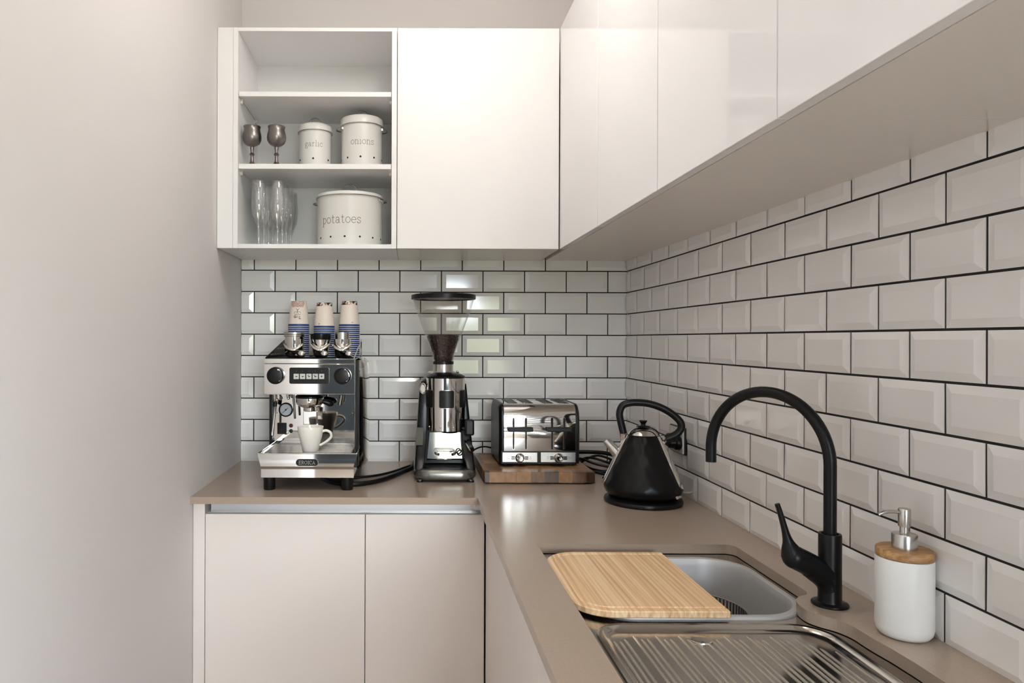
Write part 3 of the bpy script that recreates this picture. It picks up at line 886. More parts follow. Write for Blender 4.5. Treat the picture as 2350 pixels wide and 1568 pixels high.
for fx in (TX0 + .02, TX1 - .02):
    for fy in (TYF + .03, TYB - .03):
        part('foot', toa, 'black', lambda b: cyl(b, (fx, fy, ZK), (fx, fy, ZT0 + .002), .008, seg=16))
# bread slots on top
sw = (TX1 - TX0 - 2 * CAP)
for k, px in enumerate((1159, 1192.5, 1246.5, 1279)):
    X = TX0 + CAP + sw * (.085 + .225 * k + (.06 if k > 1 else 0))
    def bslot(b):
        box(b, X, X + .030, TYF + .055, TYB - .045, ZT1 - .004, ZT1 + .0004, .0002, mi=0)
        for (a0, a1, c0, c1) in ((X - .0015, X, TYF + .0535, TYB - .0435), (X + .030, X + .0315, TYF + .0535, TYB - .0435), (X, X + .030, TYF + .0535, TYF + .055), (X, X + .030, TYB - .045, TYB - .0435)):
            box(b, a0, a1, c0, c1, ZT1 - .003, ZT1 + .0014, .0003, mi=1)
        for j in range(7):
            yy = TYF + .065 + j * .022
            tube(b, [(X + .004, yy, ZT1 + .0010), (X + .026, yy, ZT1 + .0010)], .0006, seg=6, mi=1)
    part('bread_slot', toa, ['dark', 'chrome'], bslot)
# lever slots, levers, control panels
Yf = TYF
for px in (1178.5, 1207.1, 1266.9, 1295.2):
    X = WX(px, 995, Yf); z0, z1 = WZ(px, 1031.5, Yf), WZ(px, 959.5, Yf)
    def ls(b):
        n = 10
        o = rrect(X - .0023, X + .0023, z0, z1, .0022, 5); oo = rrect(X - .0034, X + .0034, z0 - .0012, z1 + .0012, .0033, 5)
        ya = min(tfront_y(z0), tfront_y((z0 + z1) / 2), tfront_y(z1))
        slab(b, [o], -.006, .0007, mi=0, T=XZ(ya)); slab(b, [oo, o], -.005, .0014, mi=1, T=XZ(ya))
    part('lever_slot', toa, ['dark', 'chrome'], ls)
for pa, pb in ((1165.5, 1221.5), (1253.5, 1310.5)):
    xa, xb = WX(pa, 985, Yf), WX(pb, 985, Yf); za, zb = WZ(1200, 990, Yf), WZ(1200, 980, Yf)
    def lv(b):
        box(b, xa, xb, Yf - .020, Yf - .006, za, zb, .0025)
        for q in ((1178.5, 1207.1) if pa < 1200 else (1266.9, 1295.2)):
            X = WX(q, 985, Yf); box(b, X - .002, X + .002, Yf - .008, Yf + .003, za + .003, zb - .003)
    part('lever', toa, 'black', lv)
part('control_strip', toa, 'black', lambda b: box(b, WX(1150, 1050, Yf), WX(1324, 1050, Yf), Yf - .0005, Yf + .006, WZ(1200, 1065.5, Yf), WZ(1200, 1035.5, Yf), .001))
for pa, pb, pk in ((1153, 1233, 1192.6), (1241, 1320.5, 1281.5)):
    xa, xb = WX(pa, 1050, Yf), WX(pb, 1050, Yf); za, zb = WZ(pk, 1061, Yf), WZ(pk, 1038.5, Yf)
    pn = part('control_panel', toa, 'steel', lambda b: box(b, xa, xb, Yf - .0022, Yf, za, zb, .0006))
    kx, kz = WX(pk, 1051.5, Yf), WZ(pk, 1051.0, Yf)
    part('browning_knob', toa, 'chrome', lambda b: (lathe(b, [(0, 0), (.0145, 0), (.0150, .001), (.0135, .003), (.0120, .0045), (.0112, .016), (.0104, .0175), (.0085, .0180), (.0080, .0172), (0, .0168)], T=XZ(Yf - .002) @ Matrix.Translation((kx, kz, 0)), seg=40)))
    for dx in (-.0215, .0215):
        for dz in (-.0030, .0030):
            def btn(b):
                o = rrect(kx + dx - .0062, kx + dx + .0062, kz + dz - .0018, kz + dz + .0018, .0017, 4)
                oo = rrect(kx + dx - .0070, kx + dx + .0070, kz + dz - .0026, kz + dz + .0026, .0025, 4)
                slab(b, [o], 0, .0012, T=XZ(Yf - .002), mi=0); slab(b, [oo, o], 0, .0016, T=XZ(Yf - .002), mi=1)
                x_ = kx + dx + (.010 if dx > 0 else -.016)
                box(b, x_, x_ + .006, Yf - .0024, Yf - .0019, kz + dz - .0005, kz + dz + .0005, mi=2)
            part('button', toa, ['greydark', 'chrome', 'print'], btn)

# ================================================================== COFFEE GRINDER
GX = .113
gri = thing('coffee_grinder', 'black and steel coffee grinder with a conical hopper, between coffee machine and toaster', 'coffee grinder', (GX, 2.40, CT))
zb0 = CT + .008
def gbase(b):
    o = rrect(.0150, .2125, 2.243, 2.575, (.050, .050, .03, .03), 10)
    loft(b, [ring3(inset(o, d, None), z) for d, z in ((.006, zb0), (.001, zb0 + .005), (0, zb0 + .012), (.001, zb0 + .024), (.005, zb0 + .031), (.012, zb0 + .0335), (.03, zb0 + .034))])
part('base', gri, 'greymetal', gbase)
part('grounds_tray', gri, 'greydark', lambda b: loft(b, [ring3(inset(rrect(.034, .196, 2.258, 2.345, .038, 10), d, None), z) for d, z in ((0, zb0 + .0335), (.001, zb0 + .0372), (.004, zb0 + .038), (.007, zb0 + .036), (.014, zb0 + .035))]))
for fx in (.034, .194):
    for fy in (2.262, 2.555):
        part('foot', gri, ['black', 'chrome'], lambda b: (lathe(b, [(0, 0), (.010, 0), (.011, .0015), (.0105, .004), (.007, .005)], c=(fx, fy, CT), seg=24), lathe(b, [(.0068, .0048), (.0075, .006), (.0075, .0082), (0, .0082)], c=(fx, fy, CT), seg=24, mi=1)))
def housing(b):
    secs = [(zb0 + .032, .0160, .2110, 2.345, 2.560), (zb0 + .06, .0185, .2085, 2.347, 2.556), (zb0 + .11, .0230, .2040, 2.349, 2.552), (zb0 + .20, .0295, .1970, 2.350, 2.548), (zb0 + .28, .0345, .186, 2.352, 2.545), (zb0 + .302, .038, .182, 2.356, 2.540), (zb0 + .310, .050, .172, 2.368, 2.528)]
    loft(b, [ring3(rrect(xa, xb, ya, yb, (.022, .022, .03, .03), 8), z) for z, xa, xb, ya, yb in secs])
part('housing', gri, 'greydark', housing)
def cheek(sx):
    def f(b):
        # side wings sweeping forward from the housing to the base
        def xs(z): 
            t = (z - zb0) / .30
            return (.0150 + .0195 * t) if sx < 0 else (.2125 - .0275 * t)
        rings = []
        for z, yf, th in ((zb0 + .030, 2.262, .026), (zb0 + .06, 2.288, .032), (zb0 + .10, 2.306, .034), (zb0 + .15, 2.318, .032), (zb0 + .22, 2.326, .028), (zb0 + .285, 2.332, .024), (zb0 + .296, 2.338, .020)):
            x_ = xs(z); xa, xb = (x_, x_ + th) if sx < 0 else (x_ - th, x_)
            rings.append(ring3(rrect(xa, xb, yf, 2.40, (.008, .003, .003, .003) if sx < 0 else (.003, .008, .003, .003), 4), z))
        loft(b, rings)
    return f
part('side_wing', gri, 'greydark', cheek(-1))
part('side_wing', gri, 'greydark', cheek(1))
def panel(b):
    z0, z1 = WZ(1020, 1054, 2.335), WZ(1020, 992, 2.348)
    xa, xb, xc, xd = WX(980, 1050, 2.33), WX(1061, 1050, 2.33), WX(1057, 995, 2.345), WX(986, 995, 2.345)
    v = [(xa, 2.3345, z0), (xb, 2.3345, z0), (xc, 2.3405, z1), (xd, 2.3405, z1)]
    loft(b, [[Vector(p) for p in v], [Vector(p) + Vector((0, .004, 0)) for p in v]], smooth=False)
    tube(b, [Vector(v[0]) + Vector((0, -.001, 0)), Vector(v[1]) + Vector((0, -.001, 0))], .0022, seg=8)
part('splash_plate', gri, 'chrome', panel)
def fork(b):
    z = WZ(1025, 1038, 2.31)
    xa, xb = WX(1000, 1038, 2.31), WX(1042, 1038, 2.31)
    tube(b, spline([(xa + .004, 2.33, z + .006), (xa, 2.31, z + .004), (xa - .001, 2.285, z), (xa + .008, 2.275, z - .002)], 5), .0042, seg=12)
    tube(b, spline([(xb - .004, 2.33, z + .006), (xb, 2.31, z + .004), (xb + .001, 2.285, z), (xb - .008, 2.275, z - .002)], 5), .0042, seg=12)
    box(b, xa, xb, 2.312, 2.330, z + .001, z + .010, .002)
    tube(b, [(xb + .018 + .008 * cos(t), 2.305, z - .001 + .008 * sin(t)) for t in [2 * pi * k / 20 for k in range(20)]], .0022, seg=8, closed=True, mi=1)
part('portafilter_fork', gri, ['steel', 'black'], fork)
# doser
DX, DY, DR = WX(1022.5, 930, 2.34), 2.335, .0628
dz0, dz1 = WZ(1022, 988, DY - .03), WZ(1022, 868, DY - .04)
dos = part('doser', gri, 'chrome', lambda b: lathe(b, [(0, 0), (DR, 0), (DR, dz1 - dz0), (0, dz1 - dz0)], c=(DX, DY, dz0), seg=72))
def dwin(b):
    for a in (-pi / 2, -pi / 2 - 1.12, -pi / 2 + 1.12):
        hw = .0235 / DR; zc = (WZ(1022, 896, DY - .06) + WZ(1022, 938, DY - .06)) / 2; hh = .0275
        for infl, off, mi in ((1.10, .0006, 1), (1.0, .0011, 0)):
            o = rrect(-hw * infl, hw * infl, -hh * (1 + (infl - 1) * .7), hh * (1 + (infl - 1) * .7), .006 / DR if False else .09, 5)
            n = 12
            rows = []
            zs = [p for p in range(-n, n + 1)]
            for zi in zs:
                v = hh * (1 + (infl - 1) * .7) * zi / n
                k = abs(zi) / n
                w_ = hw * infl * (1 if k < .85 else math.sqrt(max(0, 1 - ((k - .85) / .15) ** 2)) * .18 + .82)
                rows.append([Vector((DX + (DR + off) * cos(a + w_ * t), DY + (DR + off) * sin(a + w_ * t), zc + v)) for t in [-1 + 2 * q / 12 for q in range(13)]])
            loft(b, rows, mi=mi, closed=False, cap0=False, cap1=False)
part('doser_window', gri, ['black', 'steel'], dwin)
part('doser_lid', gri, 'greydark', lambda b: lathe(b, [(DR + .001, -.001), (DR + .0015, .0025), (DR - .002, .006), (.052, .0105), (.036, .0155), (0, .018)], c=(DX, DY, dz1), seg=64))
for px in (985.5, 1010.5, 1041):
    def screws(b):
        x = WX(px, 981, 2.29); z = WZ(px, 980.5, 2.29); y = DY - math.sqrt(max(DR ** 2 - (x - DX) ** 2, 0))
        sphere(b, (x, y, z), .0028, seg=12)
    part('screw', gri, 'chrome', screws)
part('chute', gri, 'greydark', lambda b: lathe(b, [(0, -.009), (.026, -.009), (.032, -.003), (.033, .001), (0, .001)], c=(DX + .012, DY - .012, dz0), seg=32))
def dlever(b):
    x0_, x1_ = WX(1066, 980, 2.31), WX(1087, 980, 2.31)
    box(b, x0_, x1_, 2.285, 2.318, WZ(1075, 998, 2.31), WZ(1075, 962, 2.31), .006, seg=3)
    cyl(b, (x0_ - .012, 2.315, WZ(1075, 985, 2.31)), (x0_ + .006, 2.305, WZ(1075, 983, 2.31)), .006, seg=16)
part('doser_lever', gri, 'black', dlever)
def dial(b):
    x_ = WX(1078, 1028, 2.30); z_ = WZ(1078, 1027.5, 2.30)
    T = Matrix.Translation((x_ - .006, 2.312, z_)) @ Matrix.Rotation(radians(62), 4, 'Y')
    lathe(b, [(0, 0), (.0245, 0), (.0250, .002), (.0235, .004)], T=T, mi=1, seg=40)
    lathe(b, [(0, .001), (.0215, .001), (.0215, .014), (.0190, .0165), (0, .017)], T=T, mi=0, seg=40)
part('power_dial', gri, ['black', 'chrome'], dial)
def emblem(b):
    T = Matrix.Translation((WX(970.5, 891, 2.34) + .0008, 2.3305, WZ(970.5, 891.5, 2.34))) @ Matrix.Rotation(pi / 2, 4, 'X') @ Matrix.Rotation(radians(-25), 4, 'Y') @ Matrix.Diagonal((.62, 1, 1, 1))
    lathe(b, [(0, .0), (.0185, .0), (.0190, .002), (.0170, .0032), (.0150, .002), (0, .002)], T=T, mi=0, seg=36)
    lathe(b, [(0, .0022), (.0125, .0026), (0, .0032)], T=T, mi=1, seg=36)
part('emblem', gri, ['chrome', 'plate_white'], emblem)
def rating(b):
    T = Matrix.Translation((.0178, 2.292, 0))
    z0, z1 = WZ(960, 1021, 2.31), WZ(960, 982, 2.31)
    v = [Vector((WX(954.5, 1020, 2.300), 2.3005, z0)), Vector((WX(970, 1021, 2.300), 2.2985, z0)), Vector((WX(972, 983, 2.313), 2.3125, z1)), Vector((WX(957, 982, 2.313), 2.3140, z1))]
    loft(b, [v, [p + Vector((0, .012, 0)) for p in v]], smooth=False)
part('rating_plate', gri, 'sticker', rating)
# neck and hopper
HX, HY = WX(1017.5, 760, 2.42), 2.42
hz = lambda py: WZ(1017, py, HY)
part('neck', gri, 'steel', lambda b: lathe(b, [(0, dz1 - .004), (.044, dz1 - .004), (.044, dz1 + .002), (.0335, dz1 + .004), (.0335, hz(836)), (0, hz(836))], c=(HX, HY, 0), seg=48))
def clampring(b):
    lathe(b, [(.0340, hz(858)), (.0375, hz(858)), (.0375, hz(851.5)), (.0340, hz(851.5)), (.0340, hz(858))], c=(HX, HY, 0), seg=48)
    for k in range(40):
        a = 2 * pi * k / 40
        box(b, -.0007, .0007, -.0385, -.037, hz(857.5), hz(852), T=Matrix.Translation((HX, HY, 0)) @ Matrix.Rotation(a, 4, 'Z'))
    for s in (-1, 1):
        tube(b, [(HX + s * (.043 + .0085 * cos(t)), HY - .015, hz(854.5) + .0028 * sin(t)) for t in [2 * pi * k / 16 for k in range(16)]], .0016, seg=8, closed=True)
        cyl(b, (HX + s * .036, HY - .014, hz(854.5)), (HX + s * .048, HY - .016, hz(854.5)), .002, seg=10)
    sphere(b, (HX + .046, HY - .018, hz(852.5)), .0042, seg=12)
part('clamp_ring', gri, 'steel', clampring)
hpo = [(.0310, 834), (.0345, 830), (.0375, 815), (.0500, 790), (.0620, 768), (.0665, 760), (.0810, 733), (.0960, 705), (.1035, 688), (.1055, 683)]
def hopper(b):
    o = [(r * 1.0, hz(py)) for r, py in hpo]
    i = [(r - .0022, z + .0002) for r, z in o]
    lathe(b, o + list(reversed(i)) + [o[0]], c=(HX, HY, 0), seg=80)
part('hopper', gri, 'hopper', hopper)
part('hopper_collar', gri, 'black', lambda b: lathe(b, [(.0315, hz(836)), (.0350, hz(836)), (.0355, hz(832)), (.0350, hz(829.5)), (.0320, hz(831)), (.0315, hz(836))], c=(HX, HY, 0), seg=48))
part('hopper_lid', gri, 'black', lambda b: lathe(b, [(0, hz(684.5)), (.1045, hz(684.5)), (.1070, hz(687.5)), (.1085, hz(687)), (.1085, hz(678.5)), (.1070, hz(677.5)), (.098, hz(676)), (0, hz(676))], c=(HX, HY, 0), seg=80))
# the beans: nobody could count them
def rin(z):
    P = [(r - .0065, hz(py)) for r, py in hpo]
    for (ra, za), (rb, zb_) in zip(P, P[1:]):
        if za <= z <= zb_: return ra + (rb - ra) * (z - za) / (zb_ - za)
    return P[0][0]
def beans(b):
    zt = hz(773); z0 = hz(833)
    prof = [(0, z0)] + [(rin(z0 + (zt - z0) * k / 10) - .001, z0 + (zt - z0) * k / 10) for k in range(11)] + [(0, zt + .001)]
    lathe(b, prof, c=(HX, HY, 0), seg=40)
    def bean(p, n):
        T = Matrix.Rotation(random.uniform(0, 6.28), 4, 'Z') @ Matrix.Rotation(random.uniform(-.6, .6), 4, 'X')
        sphere(b, p, .0030, sc=(1.75, 1.15, .95), seg=8, T=T)
    for i in range(620):
        t = random.random() ** .8; z = z0 + (zt - z0) * t; a = random.uniform(0, 2 * pi); r = rin(z) - .0003
        T = None
        sphere(b, (HX + r * cos(a), HY + r * sin(a), z), .0028, sc=(1.2, 1.2, 1.5), seg=8, T=Matrix.Rotation(a, 4, 'Z') @ Matrix.Rotation(random.uniform(-1.4, 1.4), 4, 'X'))
    for i in range(260):
        a = random.uniform(0, 2 * pi); r = (rin(zt) - .002) * math.sqrt(random.random())
        bean((HX + r * cos(a), HY + r * sin(a), zt + random.uniform(0, .0035)), None)
bm = B(); beans(bm)
bo_ = link_mesh('coffee_beans', bm, 'bean', org=(HX, HY, hz(833)))
tag(bo_, 'dark roasted coffee beans filling the bottom of the grinder hopper', 'coffee beans', kind='stuff')

# ================================================================== ESPRESSO MACHINE
EX0, EX1 = -.4475, -.1675
YE = 2.21
esp = thing('espresso_machine', 'polished steel single-group espresso machine with two black knobs', 'coffee machine', ((EX0 + EX1) / 2, 2.36, CT))
ez = lambda py, Y=YE: WZ(700, py, Y)
YT = 2.112                      # front of the drip tray
YP = 2.375                      # polished splash panel
def ebody(b):
    # chassis behind the splash panel
    box(b, EX0 - .008, EX1 + .002, YP + .003, 2.590, ez(1086, 2.3), ez(823.6, YE) - .012, .003)
part('chassis', esp, 'greydark', ebody)
part('splash_panel', esp, 'chrome', lambda b: box(b, EX0 - .002, EX1 + .0015, YP, YP + .003, ez(1012, YP), ez(893, YP), .0006))
def ehead(b):
    z0, z1 = ez(905), ez(835.4)
    box(b, EX0, EX1, YE, YP + .06, z0, z1, .0015)
    box(b, EX0 + .006, EX1 - .004, YE + .010, YE + .011, z0 - .002, z0)
part('head', esp, 'chrome', ehead)
def etop(b):
    box(b, EX0 - .0005, EX1 - .0005, YE - .001, 2.595, ez(834.6), ez(823.6), .0012)
part('cup_warmer', esp, 'chrome', etop)
ZTOP = ez(823.6)
part('warmer_mat', esp, 'dark', lambda b: box(b, EX0 + .004, EX1 - .006, YE + .006, 2.585, ZTOP - .0002, ZTOP + .0008))
def guard(b):
    # perforated triangular guard on the far side of the cup warmer
    X = EX0 + .003
    prof = [(YE + .004, ZTOP), (2.590, ZTOP), (2.590, ZTOP + .058), (2.545, ZTOP + .058), (YE + .004, ZTOP + .004)]
    holes = []
    for row, (zz) in enumerate((.008, .026, .043)):
        ymin = YE + .004 + (zz + .003) / .054 * (2.545 - YE - .004)
        y = ymin + .012
        while y < 2.578:
            holes.append([(y - .0050, ZTOP + zz), (y + .0050, ZTOP + zz), (y + .0050, ZTOP + zz + .0055), (y - .0050, ZTOP + zz + .0055)])
            y += .0155
    T = Matrix(((0, 0, 1, X), (1, 0, 0, 0), (0, 1, 0, 0), (0, 0, 0, 1)))
    slab(b, [prof] + holes, 0, .0014, T=T)
part('cup_guard', esp, 'greydark', guard)
part('cup_rail', esp, 'chrome', lambda b: tube(b, spline([(EX1 - .006, YE + .02, ZTOP), (EX1 - .005, 2.32, ZTOP + .018), (EX1 - .004, 2.46, ZTOP + .045), (EX1 - .004, 2.55, ZTOP + .060), (EX1 - .006, 2.58, ZTOP + .045), (EX1 - .006, 2.585, ZTOP)], 6), .0022, seg=10))
def eside(b):
    # bulged mirror side
    rows = []
    zs = [ez(1062, 2.35), ez(1050, 2.35), ez(940, 2.35), ez(850, 2.3), ez(832, 2.3), ez(826, 2.3)]
    sc = [.90, 1.0, 1.0, 1.0, .9, .55]
    for z, s in zip(zs, sc):
        rows.append([Vector((EX1 + .003 + .030 * s * sin(pi * (k / 20) ** .8) ** .9 if 0 < k < 20 else EX1 + .003, YE + .050 + .33 * k / 20, z)) for k in range(21)])
    loft(b, rows, closed=False, cap0=False, cap1=False)
    for k in range(20): pass
part('side_panel', esp, 'chrome', eside)
part('side_frame', esp, ['black', 'chrome'], lambda b: (box(b, EX1, EX1 + .010, YE + .006, YE + .052, ez(1062, 2.3), ez(827), .003), box(b, EX1 - .001, EX1 + .0015, YE, YE + .006, ez(1041, 2.2), ez(827), .0008, mi=1)))
part('side_frame', esp, 'black', lambda b: box(b, EX0 - .012, EX0 - .002, YP - .02, YP + .05, ez(1062, 2.3), ez(905, YP - .02), .002))
# knobs
for px, py in ((632, 862.4), (786, 863)):
    kx, kz = WX(px, py, YE - .01), WZ(px, py, YE - .01)
    part('steam_knob', esp, ['black', 'chrome'], lambda b: (lathe(b, [(0, -.001), (.026, -.001), (.0268, .002), (.0262, .013), (.0225, .0165), (.018, .0178), (0, .0178)], T=XZ(YE) @ Matrix.Translation((kx, kz, 0)), seg=44),
                                                        lathe(b, [(.0185, .0176), (.0215, .0172), (.0208, .0186), (.0188, .0188), (.0185, .0176)], T=XZ(YE) @ Matrix.Translation((kx + .0012, kz, 0)), seg=44, mi=1, a0=-1.0, a1=1.25)))
def keypad(b):
    x0_, x1_ = WX(664.5, 862, YE), WX(755.5, 862, YE); z0, z1 = ez(881), ez(843.8)
    slab(b, [rrect(x0_, x1_, z0, z1, .005, 6)], 0, .0035, T=XZ(YE))
kpd = part('keypad', esp, 'black', keypad)
for i, px in enumerate((680.3, 694.8, 709.4, 723.9, 738.5)):
    x_, z_ = WX(px, 864, YE), WZ(px, 864, YE)
    def bt(b):
        slab(b, [rrect(x_ - .0080, x_ + .0080, z_ - .0080, z_ + .0080, .0008, 3)], .003, .0045, T=XZ(YE), mi=0)
        Tm = XZ(YE)
        if i < 4:   # cup icon
            s = (.0028, .0034, .0030, .0036)[i]
            slab(b, [[(x_ - s, z_ + .001), (x_ - s * .6, z_ - .0022), (x_ + s * .6, z_ - .0022), (x_ + s, z_ + .001)]], .004, .0047, T=Tm, mi=1)
            slab(b, [[(x_ + s, z_ + .0010), (x_ + s + .0018, z_ + .0004), (x_ + s + .0014, z_ - .0010), (x_ + s * .8, z_ - .0004)]], .004, .0047, T=Tm, mi=1)
            if i > 1: slab(b, [[(x_ - s - .001, z_ + .0042), (x_ - s - .001, z_ + .0022), (x_, z_ + .0022), (x_, z_ + .0042)]], .004, .0047, T=Tm, mi=1)
        else:
            for k in range(4):
                a = pi * k / 4
                d = Vector((cos(a), sin(a))) * .0034; nn = Vector((-d.y, d.x)).normalized() * .0005
                slab(b, [[(x_ + d.x + nn.x, z_ + d.y + nn.y), (x_ - d.x + nn.x, z_ - d.y + nn.y), (x_ - d.x - nn.x, z_ - d.y - nn.y), (x_ + d.x - nn.x, z_ + d.y - nn.y)]], .004, .0047, T=Tm, mi=1)
        sphere(b, (x_, YE - .0036, z_ + .0165), .0011, mi=2, seg=10)
    part('button', esp, ['iconwhite', 'cupink', 'print'], bt)
# gauge
gx, gz = WX(656.3, 940.5, YP), WZ(656.3, 940.5, YP)
TG = XZ(YP) @ Matrix.Translation((gx, gz, 0))
gau = part('pressure_gauge', esp, ['black', 'dial', 'cupink'], lambda b: (lathe(b, [(.0190, 0), (.0232, 0), (.0238, .004), (.0228, .0075), (.0205, .0085), (.0192, .0070), (.0190, .003)], T=TG, seg=44),
    lathe(b, [(0, .003), (.0192, .003)], T=TG, seg=44, mi=1),
    slab(b, [[(-.011, -.0095), (-.0098, -.0108), (.0085, .0062), (.0075, .0072)]], .0032, .0042, T=TG, mi=2),
    lathe(b, [(0, .003), (.0028, .003), (.0028, .0052), (0, .0055)], T=TG, seg=20, mi=2),
    [slab(b, [[(.0155 * cos(t), .0155 * sin(t)), (.0155 * cos(t + .05), .0155 * sin(t + .05)), (.0178 * cos(t + .05), .0178 * sin(t + .05)), (.0178 * cos(t), .0178 * sin(t))]], .003, .0036, T=TG, mi=2) for t in [radians(-40 + 260 * k / 12) for k in range(13)]]))
part('power_switch', esp, ['black', 'dark'], lambda b: (box(b, WX(636.5, 983, YP), WX(657.8, 983, YP), YP - .003, YP + .001, WZ(647, 996.5, YP), WZ(647, 970.5, YP), .0012),
                                       box(b, WX(639.5, 983, YP), WX(654.8, 983, YP), YP - .0055, YP - .002, WZ(647, 993, YP), WZ(647, 974, YP), .001, mi=0)))
for py, k in ((977, 'red'), (989.5, 'green')):
    x_, z_ = WX(668, py, YP), WZ(668, py, YP)
    part('indicator_lamp', esp, [k, 'black'], lambda b: (lathe(b, [(0, .0040), (.0045, .0032), (.0056, .001)], T=XZ(YP) @ Matrix.Translation((x_, z_, 0)), seg=24), lathe(b, [(.0055, 0), (.0066, 0), (.0066, .0015), (.0055, .0015)], T=XZ(YP) @ Matrix.Translation((x_, z_, 0)), seg=24, mi=1)))
# steam wand, water tube
def wand(b):
    Y = 2.335
    tube(b, spline([W(634, 905, Y + .01), W(634, 915, Y), W(633, 926, Y), W(631, 945, Y - .01), W(628, 970, Y - .02), W(625, 997, Y - .03)], 6), .0040, seg=14)
    tube(b, [W(625.2, 992, Y - .029), W(624.5, 1000, Y - .032)], [.0045, .0035], seg=14)
    sphere(b, W(635, 918, Y), .0065, seg=16)
    cyl(b, W(630.5, 934, Y - .003), W(632.5, 922, Y - .002), .0068, mi=1, bev=.002)
    cyl(b, W(633, 946, Y - .01), W(637, 948, Y - .01), .002)
    sphere(b, W(633.5, 947, Y - .008), .0028, seg=12)
part('steam_wand', esp, ['steel', 'black'], wand)
def wtube(b):
    Y = 2.325
    tube(b, spline([W(673.5, 904, Y), W(674, 915, Y), W(675.5, 935, Y), W(677, 959, Y)], 5), .0038, seg=14, roundcap=True)
part('hot_water_tube', esp, 'greymetal', wtube)
part('nozzle_fitting', esp, 'chrome', lambda b: (cyl(b, W(661.5, 904, 2.34), W(661.5, 913, 2.34), .0060, bev=.002), sphere(b, W(662, 914, 2.34), .0055, seg=16)))
part('wand_fitting', esp, 'steel', lambda b: (cyl(b, W(784, 907, 2.33), W(779.5, 931, 2.32), .0072, bev=.002)))
part('fixing_knob', esp, 'steel', lambda b: sphere(b, W(810, 948, 2.37), .0050, seg=16))
# group head and portafilter
GHX, GHY = WX(710.5, 920, 2.30), 2.30
def group(b):
    lathe(b, [(0, ez(903, GHY)), (.0350, ez(903, GHY)), (.0455, ez(909, GHY)), (.0455, ez(913, GHY)), (.040, ez(914, GHY)), (0, ez(914, GHY))], c=(GHX, GHY, 0), seg=56)
part('group_head', esp, 'greydark', group)
pfh = thing('portafilter', 'chrome portafilter locked under the group head above the white cup', 'portafilter', (GHX, GHY, ez(975, GHY)))
def pf(b):
    lathe(b, [(0, ez(911, GHY)), (.0430, ez(911, GHY)), (.0440, ez(914, GHY)), (.0440, ez(921, GHY)), (.0410, ez(928, GHY)), (.030, ez(933, GHY)), (.0195, ez(936, GHY)), (.0195, ez(942.5, GHY)), (0, ez(943, GHY))], c=(GHX, GHY, 0), seg=56)
part('filter_holder', pfh, 'chrome', pf)
part('spout', pfh, 'chrome', lambda b: (box(b, GHX - .0185, GHX + .0245, GHY - .013, GHY + .013, ez(974, GHY), ez(943, GHY), .002), ))
part('handle', pfh, 'black', lambda b: tube(b, spline([(GHX + .030, GHY + .012, ez(921, GHY)), (GHX + .045, GHY + .018, ez(923, GHY)), (GHX + .066, GHY + .025, ez(928, GHY))], 4), [.006, .006, .006, .007, .008, .009, .010, .011, .0095], seg=16, roundcap=True))
# drip tray
def tray(b):
    xa, xb = WX(592, 1041, YT), WX(818.8, 1041, YT); xc, xd = WX(598, 1071, YT), WX(811.5, 1071, YT)
    z0, z1, z2, z3 = WZ(700, 1041.5, YT), WZ(700, 1071, YT), WZ(700, 1078, YT), WZ(700, 1097.5, YT)
    def ring(x0_, x1_, yf, z): return [Vector((x0_, yf, z)), Vector((x1_, yf, z)), Vector((x1_ - .004, YP + .004, z)), Vector((x0_ + .004, YP + .004, z))]
    xm = lambda a, c, t: a + (c - a) * t
    loft(b, [ring(xc, xd, YT + .006, z3), ring(xc, xd, YT + .006, z2), ring(xc, xd, YT - .001, z1),
             ring(xm(xa, xc, .72), xm(xb, xd, .72), YT - .001, xm(z0, z1, .75)), ring(xm(xa, xc, .35), xm(xb, xd, .35), YT, xm(z0, z1, .5)), ring(xa, xb, YT, xm(z0, z1, .2)), ring(xa, xb, YT, z0)], smooth=False, cap1=False)
    # thin rolled rim
    y1 = YP + .002
    for p, q in (((xa, YT), (xb, YT)), ((xa, YT), (xa + .004, y1)), ((xb, YT), (xb - .004, y1))):
        tube(b, [(p[0], p[1], z0), (q[0], q[1], z0)], .0015, seg=8)
    box(b, xa + .003, xb - .003, YT + .002, y1, z0 - .009, z0 - .007)
part('drip_tray', esp, 'chrome', tray)
def grate(b):
    z0 = WZ(700, 1041.5, YT) - .003
    xa, xb = WX(603, 1041, YT), WX(806, 1041, YT)
    ya, yb = YT + .010, YP - .060
    for (p, q, r_, s) in ((xa, xb, ya, ya + .004), (xa, xb, yb - .004, yb), (xa, xa + .004, ya, yb), (xb - .004, xb, ya, yb)):
        box(b, p, q, r_, s, z0 - .005, z0 + .003, .0008)
    y = ya + .010
    k = 0
    while y < yb - .008:
        box(b, xa + .004, xb - .004, y, y + .0110, z0 - .001, z0 + .0022, .0008)
        y += .0150; k += 1
    for x in (xa + .06, xa + .115, xa + .17, xa + .21): box(b, x, x + .003, ya, yb, z0 - .004, z0 - .001)
part('drip_grate', esp, 'steel', grate)
part('tray_cover', esp, 'steel', lambda b: box(b, WX(612, 1041, YT), WX(800, 1041, YT), YP - .057, YP - .0005, WZ(700, 1041.5, YT) - .006, WZ(700, 1041.5, YT) + .001, .001))
def badge(b):
    xc_, zc_ = WX(704.6, 1062, YT), WZ(704.6, 1061.8, YT)
    slab(b, [rrect(xc_ - .0325, xc_ + .0325, zc_ - .0100, zc_ + .0100, .0095, 8)], -.001, .0020, T=XZ(YT), mi=0)
    st, w_ = text_strokes('EROICA', .0074, .14)
    ribbons(b, st, .0011, lambda u, v, h: (xc_ + u, YT - .0020 - h, zc_ - .0052 + v), .0004, mi=1)
bd = part('name_badge', esp, ['black', 'badge'], badge); bd['label'] = 'black oval badge reading EROICA'
